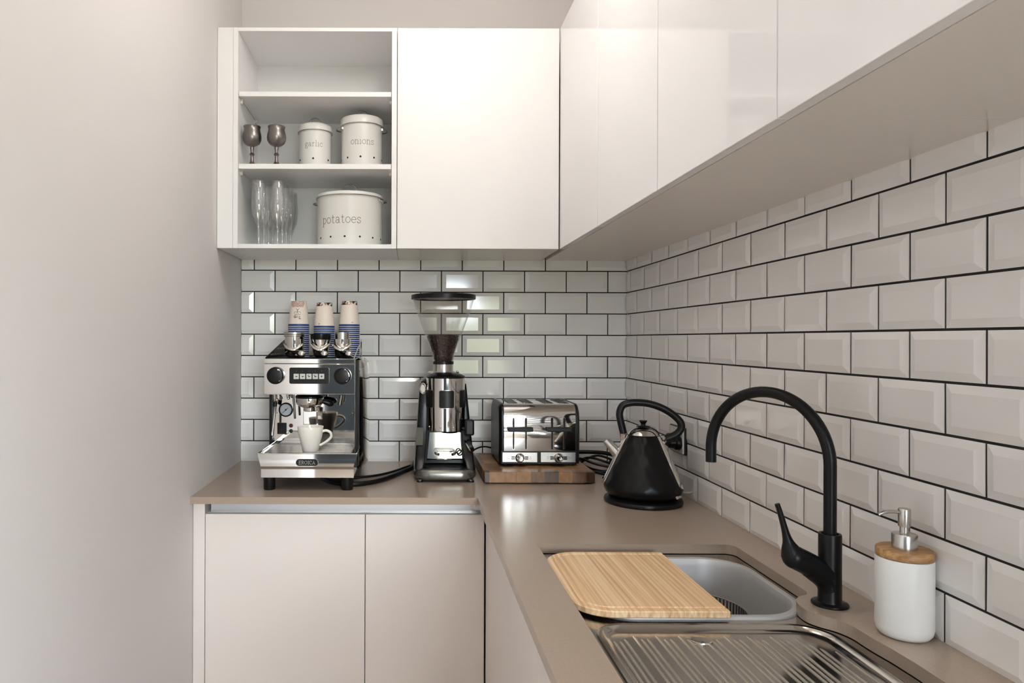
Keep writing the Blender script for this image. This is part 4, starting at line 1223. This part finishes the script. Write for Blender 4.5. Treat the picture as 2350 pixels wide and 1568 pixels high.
for px, py, Y in ((617, 1113, 2.145), (796, 1113, 2.145), (617, 1113, 2.53), (796, 1113, 2.53)):
    x_ = WX(px, py, 2.135)
    part('foot', esp, 'black', lambda b: lathe(b, [(0, 0), (.0165, 0), (.0172, .002), (.0185, WZ(700, 1097.5, YT) - CT + (0 if Y < 2.3 else .002)), (0, WZ(700, 1097.5, YT) - CT + (0 if Y < 2.3 else .002))], c=(x_, Y, CT), seg=32))

# espresso cup on the grate
zg = WZ(700, 1041.5, YT) - .003 + .0022
CX, CY = WX(712.5, 1005, 2.165), 2.165
cu = thing('espresso_cup', 'white china espresso cup standing on the drip tray', 'cup', (CX, CY, zg))
part('bowl', cu, 'china', lambda b: lathe(b, [(0, .0015), (.017, .0015), (.0185, 0), (.0225, 0), (.0240, .002), (.0262, .014), (.0310, .032), (.0350, .046), (.0380, .062), (.0390, .0735), (.0385, .0750), (.0372, .0742), (.0362, .062), (.0330, .046), (.0290, .032), (.0240, .014), (.019, .006), (0, .005)], c=(CX, CY, zg), seg=56))
part('handle', cu, 'china', lambda b: tube(b, spline([(CX + .0350, CY - .001, zg + .060), (CX + .048, CY - .001, zg + .0625), (CX + .0605, CY - .001, zg + .056), (CX + .0625, CY - .001, zg + .044), (CX + .054, CY - .001, zg + .034), (CX + .042, CY - .001, zg + .025), (CX + .029, CY - .001, zg + .018)], 6), .0042, seg=12, flat=(1, 1.3)))

# ------------------------------------------------------------------ paper cups stacked upside down
CUPH = .0880
def cup_mesh(top):
    b = B()
    r0, r1 = .0262, .0362           # base radius (up), lip radius (down)
    rr = lambda z: r1 + (r0 - r1) * z / CUPH
    def seg(za, zb, mi, off=0.0): lathe(b, [(rr(za) + off, za), (rr(zb) + off, zb)], mi=mi, seg=40)
    lathe(b, [(rr(.0) - .0012, .0012), (r1 + .0002, 0.0002), (r1 + .0014, .0008), (r1 + .0014, .0018), (rr(.0022), .0023)], mi=0, seg=40)
    seg(.0023, .0095, 1)
    if top == 0:
        seg(.0095, .075, 0); seg(.075, CUPH, 2)
    elif top == 1:
        seg(.0095, .076, 0); seg(.076, CUPH, 3)
    else:
        seg(.0095, CUPH, 0)
    lathe(b, [(r0, CUPH), (r0 - .0012, CUPH), (r0 - .0015, CUPH - .005), (0, CUPH - .005)], mi=0, seg=40)
    lathe(b, [(r0 - .0018, CUPH - .0055), (r1 - .0020, .0012)], mi=0, seg=40)   # inside face
    return b, rr
def cup_ink(b, rr, kind):
    a0 = -pi / 2
    pl = lambda u, v, h: Vector(((rr(v) + .0003 + h) * cos(a0 + u / rr(v)), (rr(v) + .0003 + h) * sin(a0 + u / rr(v)), v))
    if kind == 'tree':
        st, w_ = text_strokes('Two', .0070, .1)
        st = [[(-p[0], -p[1] + .037) for p in s] for s in st]      # the cup is upside down, so is its print
        ribbons(b, st, .0017, pl, .0003, mi=4)
        ribbons(b, [arc(0, .044, .0115, .0035, 200, 340, 10), arc(0, .0475, .012, .0035, 20, 160, 10), [(-.011, .0455), (.011, .0465)], [(-.006, .040), (.006, .041)],
                    [(0, .048), (.0008, .060)], [(0, .054), (-.005, .063)], [(0, .054), (.006, .063)], [(0, .048), (-.004, .044)], [(0, .048), (.005, .044)]], .0010, pl, .0003, mi=4)
    else:
        ribbons(b, [[(-.017 if kind == 'l' else .010, .016), (-.011 if kind == 'l' else .016, .0155)]], .0016, pl, .0003, mi=4)
CM = ['paper', 'blueband', 'collage', 'collage', 'cupink', 'blossom']
def make_cup(kind):
    b, rr = cup_mesh(0 if kind == 'r' else 1 if kind == 'l' else 2)
    if kind == 'tree':
        # leafy canopy print near the base
        R_ = []
        for k in range(9):
            v = .066 + .0215 * k / 8
            w_ = .0195 + .0045 * sin(pi * min(1, k / 5) / 2) 
            R_.append([Vector(((rr(v) + .0003) * cos(-pi / 2 + w_ * t / rr(v)), (rr(v) + .0003) * sin(-pi / 2 + w_ * t / rr(v)), v)) for t in [-1 + 2 * q / 10 for q in range(11)]])
        loft(b, R_, mi=5, closed=False, cap0=False, cap1=False)
    if kind != 'plain': cup_ink(b, rr, kind)
    return b
kinds = {k: None for k in ('tree', 'l', 'r', 'plain')}
YCUP = 2.455
stacks = [(685.5, 749.0, 'tree', 'left', 'paper cup on top of the left stack on the coffee machine, printed with a tree'),
          (744.0, 753.0, 'l', 'middle', 'paper cup on top of the middle stack on the coffee machine, colourful collage base'),
          (801.5, 749.5, 'r', 'right', 'top paper cup of the right stack on the coffee machine, dark collage base')]
ztop = ZTOP + .0010
protos = {}
for px, pyl, kind, side, lab in stacks:
    X = WX(px, 760, YCUP); zl = WZ(px, pyl + 1.5, YCUP)
    n = int(round((zl - ztop) / .0066)); pitch = (zl - ztop) / n
    b = make_cup(kind)
    o = link_mesh('paper_cup', b, CM); o.location = (X, YCUP, zl)
    tag(o, lab, 'paper cup', f'paper cups in the {side} stack')
    for k in range(n):
        if 'plain' not in protos:
            q = link_mesh('paper_cup', make_cup('plain'), CM); protos['plain'] = q
        else:
            q = protos['plain'].copy(); C.objects.link(q)
        q.location = (X, YCUP, ztop + pitch * k)
        tag(q, f'blue-rimmed paper cup nested below the top cup of the {side} stack', 'paper cup', f'paper cups in the {side} stack')

# ------------------------------------------------------------------ spare portafilters lying on the cup warmer
def spare(label, px, ybk, ball_px, kind):
    Y = 2.315
    X = WX(px, 780, Y)
    o = thing('portafilter', label, 'portafilter', (X, Y, ztop), 'spare portafilters on the coffee machine')
    zr = WZ(px, ybk, Y)
    r = .0315
    if kind == 'deep':
        part('basket', o, 'steel', lambda b: lathe(b, [(0, zr - .010), (.0290, zr - .010), (.0330, zr - .0090), (.0335, zr - .004), (.0320, zr - .003), (.0335, zr - .0015), (.0335, zr + .004), (.0310, zr + .005), (.0300, zr), (0, zr - .004)], c=(X, Y, 0), seg=48))
        part('filter_holder', o, 'chrome', lambda b: lathe(b, [(0, ztop), (.020, ztop), (.0270, ztop + .006), (.0300, ztop + .016), (.0305, zr - .010), (0, zr - .010)], c=(X, Y, 0), seg=48))
    elif kind == 'dark':
        part('basket', o, 'greydark', lambda b: lathe(b, [(0, zr - .018), (.0315, zr - .018), (.0330, zr - .012), (.0330, zr), (.0320, zr + .001), (.0305, zr), (.0300, zr - .008), (0, zr - .010)], c=(X, Y, 0), seg=48))
        part('filter_holder', o, 'chrome', lambda b: lathe(b, [(0, ztop), (.014, ztop), (.0230, ztop + .008), (.0300, zr - .028), (.0325, zr - .018), (0, zr - .018)], c=(X, Y, 0), seg=48))
    else:
        part('basket', o, 'steel', lambda b: lathe(b, [(0, zr - .024), (.0225, zr - .024), (.0228, zr), (.0218, zr), (.0212, zr - .010), (0, zr - .012)], c=(X, Y, 0), seg=48))
        part('filter_holder', o, 'chrome', lambda b: lathe(b, [(0, ztop), (.016, ztop), (.0240, ztop + .010), (.0270, zr - .030), (.0275, zr - .022), (.0230, zr - .022), (0, zr - .024)], c=(X, Y, 0), seg=48))
    bx, bz = WX(ball_px, 815, 2.235), ztop + .0125
    a = Vector((X, Y - .026, ztop + .018)); e = Vector((bx, 2.252, bz))
    part('handle', o, 'greydark', lambda b: tube(b, [a, a.lerp(e, .3), a.lerp(e, .7), e], [.0065, .0085, .0105, .0112], seg=20))
    part('handle_cap', o, 'chrome', lambda b: sphere(b, (bx, 2.240, bz), .0118, sc=(1, .85, 1), seg=24))
    part('locking_lug', o, 'chrome', lambda b: tube(b, spline([(X - .030, Y - .016, ztop + .044), (X - .016, Y - .030, ztop + .030), (X, Y - .034, ztop + .024), (X + .016, Y - .030, ztop + .030), (X + .030, Y - .016, ztop + .044)], 5), [.003 + .0035 * sin(pi * k / 20) for k in range(21)], seg=12))
    part('spout', o, 'chrome', lambda b: (cyl(b, (X + .010, Y - .030, ztop + .012), (X + .018, Y - .050, ztop + .0085), .0075, bev=.002), sphere(b, (X + .0185, Y - .051, ztop + .0085), .0078, seg=16)))
    return o
spare('steel portafilter on the left of the cup warmer, in front of the tree-printed cup', 675.5, 766, 691.5, 'deep')
spare('portafilter with a black basket, middle of the three on the cup warmer', 736, 767, 744, 'dark')
spare('portafilter with a narrow brushed basket, right of the three on the cup warmer', 785.5, 763, 800.5, 'narrow')

# ================================================================== CABINET CONTENTS
zs2 = shelf_z[1]; zs3 = zb_in
def on_cyl(cx_, cy_, r, rot=0.0):
    return lambda u, v, h: Vector((cx_ + (r + h) * cos(-pi / 2 + rot + u / r), cy_ + (r + h) * sin(-pi / 2 + rot + u / r), v))
def canister(label, px, Y, zbase, r, z_rim, z_lid, word, xh, zword, uword, hole_z, nh, ringw, side=None, side_ang=0.0, lw=.0011, ringlift=.0095, hole_step=60, hole_off=0.0):
    X = WX(px, 350, Y)
    o = thing('canister', label, 'canister', (X, Y, zbase), 'enamel vegetable canisters')
    part('body', o, 'enamel', lambda b: lathe(b, [(0, zbase), (r - .002, zbase), (r, zbase + .002), (r, z_rim + .01), (r - .002, z_rim + .012), (0, z_rim + .012)], c=(X, Y, 0), seg=72))
    lr = r + .0042
    def lid(b):
        lathe(b, [(r + .0004, z_rim + .001), (lr - .001, z_rim), (lr, z_rim + .001), (lr, z_lid - .006), (lr - .003, z_lid - .0015), (lr * .85, z_lid + .002), (lr * .6, z_lid + .0075), (0, z_lid + .0095)], c=(X, Y, 0), seg=72)
        lathe(b, [(lr - .0008, z_rim + .0005), (lr + .0004, z_rim - .0002), (lr + .0008, z_rim + .001), (lr - .0002, z_rim + .002)], c=(X, Y, 0), seg=72, mi=1)
    part('lid', o, ['enamel', 'wire'], lid)
    def ring(b):
        zc = z_lid + ringlift
        tube(b, [(X + ringw * cos(t), Y, zc + ringw * 1.05 * sin(t)) for t in [pi * (-.08) + pi * 1.16 * k / 24 for k in range(25)]], .0021, seg=10)
        box(b, X - .006, X + .006, Y - .004, Y + .004, zc - .001, zc + .004, .001)
    part('lid_ring', o, 'wire', ring)
    def holes(b):
        for k in range(nh):
            a = -pi / 2 + radians((k - (nh - 1) / 2) * hole_step + hole_off)
            T = Matrix.Translation((X, Y, hole_z)) @ Matrix.Rotation(a, 4, 'Z') @ Matrix.Translation((r - .0008, 0, 0)) @ Matrix.Rotation(pi / 2, 4, 'Y')
            lathe(b, [(0, .0013), (.0031, .0013), (.0034, .0005)], T=T, seg=16)
    part('vent_holes', o, 'hole', holes)
    st, w_ = text_strokes(word, xh, .06)
    tx = part('lettering', o, 'print', lambda b: ribbons(b, st, lw, on_cyl(X, Y, r, uword), .0003) if False else ribbons(b, [[(p[0], p[1] + zword) for p in s] for s in st], lw, on_cyl(X, Y, r, uword), .0003))
    tx['label'] = f'grey typewriter lettering reading {word}'
    if side:
        for s in (0, pi):
            a = side_ang + s
            d = Vector((cos(a), sin(a), 0)); t_ = Vector((-sin(a), cos(a), 0))
            c = Vector((X, Y, z_rim - .008)) + d * (r - .001)
            def hd(b):
                tube(b, [c + t_ * (side * cos(q)) + d * (side * .95 * sin(q)) + Vector((0, 0, -.001)) for q in [pi * k / 20 for k in range(21)]], .0024, seg=10)
                for e in (-1, 1): box(b, -.004, .004, -.006, .0025, -.0045, .0045, .001, T=Matrix.Translation(c + t_ * side * e) @ Matrix.Rotation(a - pi / 2, 4, 'Z'))
            part('side_handle', o, 'wire', hd)
    return o
canister('white enamel canister reading garlic, smallest of the three, on the middle shelf', 723.5, 2.44, zs2, .0542, WZ(723, 308, 2.44), WZ(723, 292, 2.44), 'garlic', .0125, WZ(723, 335.5, 2.386), .03, WZ(723, 364, 2.39), 3, .0200)
canister('tall white enamel canister reading onions, beside the garlic one', 830.5, 2.43, zs2, .0680, WZ(830, 295, 2.43), WZ(830, 276, 2.43), 'onions', .0143, WZ(830, 330, 2.362), .09, WZ(830, 359.5, 2.365), 5, .0200, side=.020, side_ang=radians(8), lw=.0012, hole_step=40)
canister('wide white enamel canister reading potatoes, on the bottom of the cabinet', 803.5, 2.425, zs3, .1090, WZ(803, 460.5, 2.425), WZ(803, 451.5, 2.425), 'potatoes', .0188, WZ(803, 511, 2.316), -.215, WZ(803, 542.5, 2.32), 7, .0245, side=.021, side_ang=radians(-12), lw=.0015, ringlift=.0150, hole_step=26, hole_off=-4)

# pewter goblets
def goblet(px, label):
    Y = 2.345; X = WX(px, 330, Y)
    o = thing('goblet', label, 'goblet', (X, Y, zs2), 'pewter goblets on the middle shelf')
    part('bowl', o, 'pewter', lambda b: lathe(b, [(0, .066), (.008, .0655), (.016, .068), (.0245, .074), (.0298, .084), (.0312, .094), (.0300, .104), (.0272, .114), (.0260, .120), (.0268, .126), (.0282, .1295), (.0276, .1302), (.0255, .126), (.0248, .119), (.026, .112), (.0285, .102), (.0295, .092), (.0265, .080), (.015, .071), (0, .070)], c=(X, Y, zs2), seg=48))
    part('stem', o, 'pewter', lambda b: lathe(b, [(0, 0), (.0225, 0), (.0228, .0015), (.018, .004), (.0105, .008), (.0068, .014), (.0052, .024), (.0050, .034), (.0072, .0365), (.0088, .039), (.0072, .0415), (.0048, .044), (.0052, .054), (.0068, .0585), (.0060, .062), (.0080, .0665), (0, .067)], c=(X, Y, zs2), seg=36))
    return o
goblet(578.5, 'pewter goblet at the left end of the middle shelf')
goblet(634.5, 'pewter goblet beside the garlic canister on the middle shelf')

# champagne flutes
fl = None
spots = []
for c_ in range(2):
    for r_ in range(4):
        spots.append((-.4975 + .0625 * c_ + random.uniform(-.0015, .0015) + .004 * r_, 2.358 + .062 * r_ + .006 * c_))
for i, (X, Y) in enumerate(spots):
    if fl is None:
        fl = link_mesh('champagne_flute', (lambda b: (lathe(b, [(0, 0), (.0280, 0), (.0285, .0012), (.0230, .0028), (.0110, .0045), (.0055, .0085), (.0042, .018), (.0040, .045), (.0050, .060), (.0090, .072), (.0160, .088), (.0215, .108), (.0245, .135), (.0240, .170), (.0220, .2120), (.0216, .2128), (.0210, .2120), (.0229, .170), (.0233, .135), (.0203, .108), (.0148, .090), (.006, .078), (0, .076)], seg=30),
            [tube(b, spline([((.0240 if z == .115 else .022) * cos(a) * 1.0, (.0240 if z == .115 else .022) * sin(a), z) for z in (.100,)] + [(.0249 * cos(a + .2), .0249 * sin(a + .2), .135)] + [(.0246 * cos(a + .4), .0246 * sin(a + .4), .165)], 4), .0007, seg=5) for a in [2 * pi * k / 12 for k in range(12)]], b)[2])(B()), 'glass')
        q = fl
    else:
        q = fl.copy(); C.objects.link(q)
    q.location = (X, Y, zs3 + .0002); q.rotation_euler[2] = random.uniform(0, 6)
    tag(q, ('cut-glass champagne flute, one of the front pair below the goblets' if i % 4 == 0 else 'cut-glass champagne flute behind the front pair on the cabinet floor'), 'glass', 'champagne flutes in the open cabinet')

# ================================================================== SOCKET, PLUGS, CORDS
so = thing('power_socket', 'double power socket with a dark surround on the tiles behind the kettle', 'power socket', (XR - .008, 2.115, E - .29))
SXF = XR - .0072
zs0, zs1 = E - .331, E - .2525
part('surround', so, 'black', lambda b: box(b, SXF - .0035, SXF + .004, 2.058, 2.176, zs0, zs1, .001))
part('faceplate', so, 'plate_white', lambda b: box(b, SXF - .0085, SXF - .0035, 2.061, 2.173, zs0 + .003, zs1 - .003, .0015))
part('switch', so, 'plate_white', lambda b: box(b, SXF - .0115, SXF - .008, 2.080, 2.090, zs1 - .018, zs1 - .010, .001))
part('switch', so, 'plate_white', lambda b: box(b, SXF - .0115, SXF - .008, 2.140, 2.150, zs1 - .018, zs1 - .010, .001))
XP = SXF - .0085
for Yp, lab, col in ((2.085, 'round black plug in the near side of the socket', 'near'), (2.145, 'black plug in the far side of the socket, behind the other plug', 'far')):
    zz = E - .298
    o = thing('plug', lab, 'plug', (XP - .02, Yp, zz - .02), 'plugs in the wall socket')
    part('plug_body', o, 'black', lambda b: (lathe(b, [(0, 0), (.0200, 0), (.0205, .002), (.0205, .012), (.0185, .015), (.0165, .016), (.0150, .030), (.011, .034), (0, .034)], T=Matrix.Translation((XP, Yp, zz)) @ Matrix.Rotation(-pi / 2, 4, 'Y'), seg=36)))
    def cord(b):
        if col == 'near': P = [(XP - .032, Yp, zz), (XP - .048, Yp, zz - .008), (XP - .058, Yp + .004, zz - .040), (XP - .052, Yp + .010, CT + .030), (XP - .050, Yp + .012, CT + .0045), (XP - .03, Yp + .06, CT + .0042), (XP - .10, 2.30, CT + .0042), (XP - .16, 2.32, CT + .0042)]
        else: P = [(XP - .032, Yp, zz), (XP - .050, Yp, zz - .006), (XP - .062, Yp + .01, zz - .05), (XP - .055, Yp + .03, CT + .02), (XP - .065, Yp + .05, CT + .0045), (XP - .10, 2.27, CT + .0042), (XP - .15, 2.40, CT + .0042), (XP - .195, 2.46, CT + .0042)]
        tube(b, spline(P, 7), .0036, seg=10)
    part('cord', o, 'black', cord)

def cordthing(label, pts, r, cat='cable', name='power_cord', n=8, mk='black', parent=None):
    bm = B(); tube(bm, spline(pts, n), r, seg=12, roundcap=True)
    if parent is not None:
        o = link_mesh(name, bm, mk, parent); o['label'] = label; return o
    return tag(link_mesh(name, bm, mk, org=pts[0]), label, cat)
zc = CT + .0048
# bundle of cord beside the toaster
cordthing('coiled black toaster cord bunched on the worktop behind the kettle',
          [(.585, 2.56, zc + .020), (.600, 2.50, zc + .030), (.640, 2.47, zc + .018), (.690, 2.45, zc + .010), (.720, 2.47, zc + .004), (.700, 2.53, zc + .012), (.640, 2.55, zc + .026), (.600, 2.53, zc + .016),
           (.612, 2.48, zc + .006), (.660, 2.43, zc), (.715, 2.44, zc + .011), (.722, 2.51, zc + .018), (.670, 2.56, zc + .032), (.610, 2.555, zc + .006), (.598, 2.47, zc), (.640, 2.41, zc + .0005), (.690, 2.415, zc)], .0042, parent=toa)
cordthing('thick black cable tied in a flat bundle beside the toaster', [(.600, 2.585, CT + .045), (.640, 2.575, CT + .047), (.690, 2.565, CT + .046), (.735, 2.560, CT + .036), (.755, 2.58, CT + .012), (.73, 2.60, CT + .0075)], .0070, name='cable_bundle')
cordthing('thin black flex between the grinder and the toaster', [W(1083, 1036, 2.50), W(1093, 1030, 2.52), W(1105, 1026, 2.55), W(1118, 1026, 2.59), W(1135, 1030, 2.61)], .0028, parent=gri)
# hoses between coffee machine and grinder
zh = CT + .0080
cordthing('thick black ribbed hose running from under the coffee machine to the grinder',
          [(-.30, 2.36, zh), (-.26, 2.25, zh), (-.215, 2.195, zh), (-.165, 2.185, zh), (-.110, 2.22, zh), (-.060, 2.30, zh), (-.025, 2.38, zh), (.008, 2.44, zh + .004), (.020, 2.52, zh + .012)], .0078, 'hose', 'hose', mk='blackmatte', parent=esp)
cordthing('thinner black cable lying behind the thick hose', [(-.19, 2.30, CT + .0045), (-.150, 2.315, CT + .0045), (-.100, 2.35, CT + .0045), (-.05, 2.42, CT + .0045), (-.01, 2.50, CT + .0045), (.03, 2.585, CT + .0045), (.05, 2.60, CT + .02)], .0042, parent=esp)
cordthing('clear-tipped grey cable end by the kettle base', [W(1563, 1128, 1.98), W(1572, 1131, 1.99), W(1581, 1131, 2.0), W(1588, 1129, 2.02)], .0028, mk='plate_white', parent=ket)

# ================================================================== LIGHT
dl_spots = [(0.02, 0.20, 2.0), (0.6, -1.7, 7), (-1.2, -1.7, 4)]
dl_names = ['recessed ceiling downlight at the pantry entrance', 'recessed ceiling downlight near the window', 'recessed ceiling downlight in the dark side of the room']
for i, (x, y, e_) in enumerate(dl_spots):
    o = thing('downlight', dl_names[i], 'downlight', (x, y, H - .01))
    part('trim_ring', o, 'carcass', lambda b: lathe(b, [(.040, -.001), (.048, -.006), (.056, -.003), (.057, 0), (.040, 0)], c=(x, y, H), seg=36))
    part('lens', o, 'lampface', lambda b: lathe(b, [(0, -.0015), (.040, -.0015)], c=(x, y, H), seg=36))
    L = bpy.data.lights.new('downlight_lamp', 'AREA'); L.shape = 'DISK'; L.size = .08
    L.energy = e_; L.color = (1.0, .97, .94)
    lo = bpy.data.objects.new('downlight_lamp', L); C.objects.link(lo); lo.location = (x, y, H - .012)
# opal globe on the pantry ceiling
lx, ly, lz = 0.12, 1.50, H - .215
o = thing('ceiling_light', 'round opal globe light hanging under the pantry ceiling', 'ceiling light', (lx, ly, H))
part('canopy', o, 'carcass', lambda b: lathe(b, [(0, -.028), (.050, -.028), (.060, -.020), (.062, -.0005), (0, -.0005)], c=(lx, ly, H), seg=40))
part('stem', o, 'steel', lambda b: cyl(b, (lx, ly, lz + .125), (lx, ly, H - .027), .008, seg=16))
part('globe', o, 'diffuser', lambda b: sphere(b, (lx, ly, lz), .130, seg=40))
# daylight
w = bpy.data.worlds.new('sky'); SC.world = w; w.use_nodes = True
bg = w.node_tree.nodes['Background']
bg.inputs['Color'].default_value = (0.82, 0.90, 1.0, 1)
bg.inputs['Strength'].default_value = 34.0
PL = bpy.data.lights.new('window_portal', 'AREA'); PL.shape = 'RECTANGLE'; PL.size = WX1 - WX0; PL.size_y = WZ1 - WZ0
PL.cycles.is_portal = True
po = bpy.data.objects.new('window_portal', PL); C.objects.link(po)
po.location = ((WX0 + WX1) / 2, YF - .09, (WZ0 + WZ1) / 2); po.rotation_euler = (pi / 2, 0, 0)
P2 = bpy.data.lights.new('window_portal', 'AREA'); P2.shape = 'RECTANGLE'; P2.size = V1 - V0; P2.size_y = 2.0; P2.cycles.is_portal = True
p2 = bpy.data.objects.new('window_portal', P2); C.objects.link(p2); p2.location = (XB + .09, (V0 + V1) / 2, 1.3); p2.rotation_euler = (pi / 2, 0, pi / 2)
S = bpy.data.lights.new('sun', 'SUN'); S.energy = 7; S.angle = radians(1); S.color = (1, .95, .86)
so_ = bpy.data.objects.new('sun', S); C.objects.link(so_)
so_.rotation_euler = Vector((0.25, -1.0, -0.95)).to_track_quat('-Z', 'Y').to_euler()

# ------------------------------------------------------------------ colour management
vs = SC.view_settings
vs.view_transform = 'Standard'; vs.look = 'None'; vs.gamma = 1.0; vs.use_curve_mapping = False
vs.exposure = 0.46
SC.display_settings.display_device = 'sRGB'
SC.cycles.use_denoising = True
SC.cycles.use_adaptive_sampling = True; SC.cycles.adaptive_threshold = 0.015; SC.cycles.max_bounces = 12; SC.cycles.transparent_max_bounces = 48; SC.cycles.transmission_bounces = 14; SC.cycles.glossy_bounces = 6; SC.cycles.diffuse_bounces = 6
SC.cycles.caustics_reflective = False; SC.cycles.caustics_refractive = False
SC.cycles.sample_clamp_indirect = 6.0
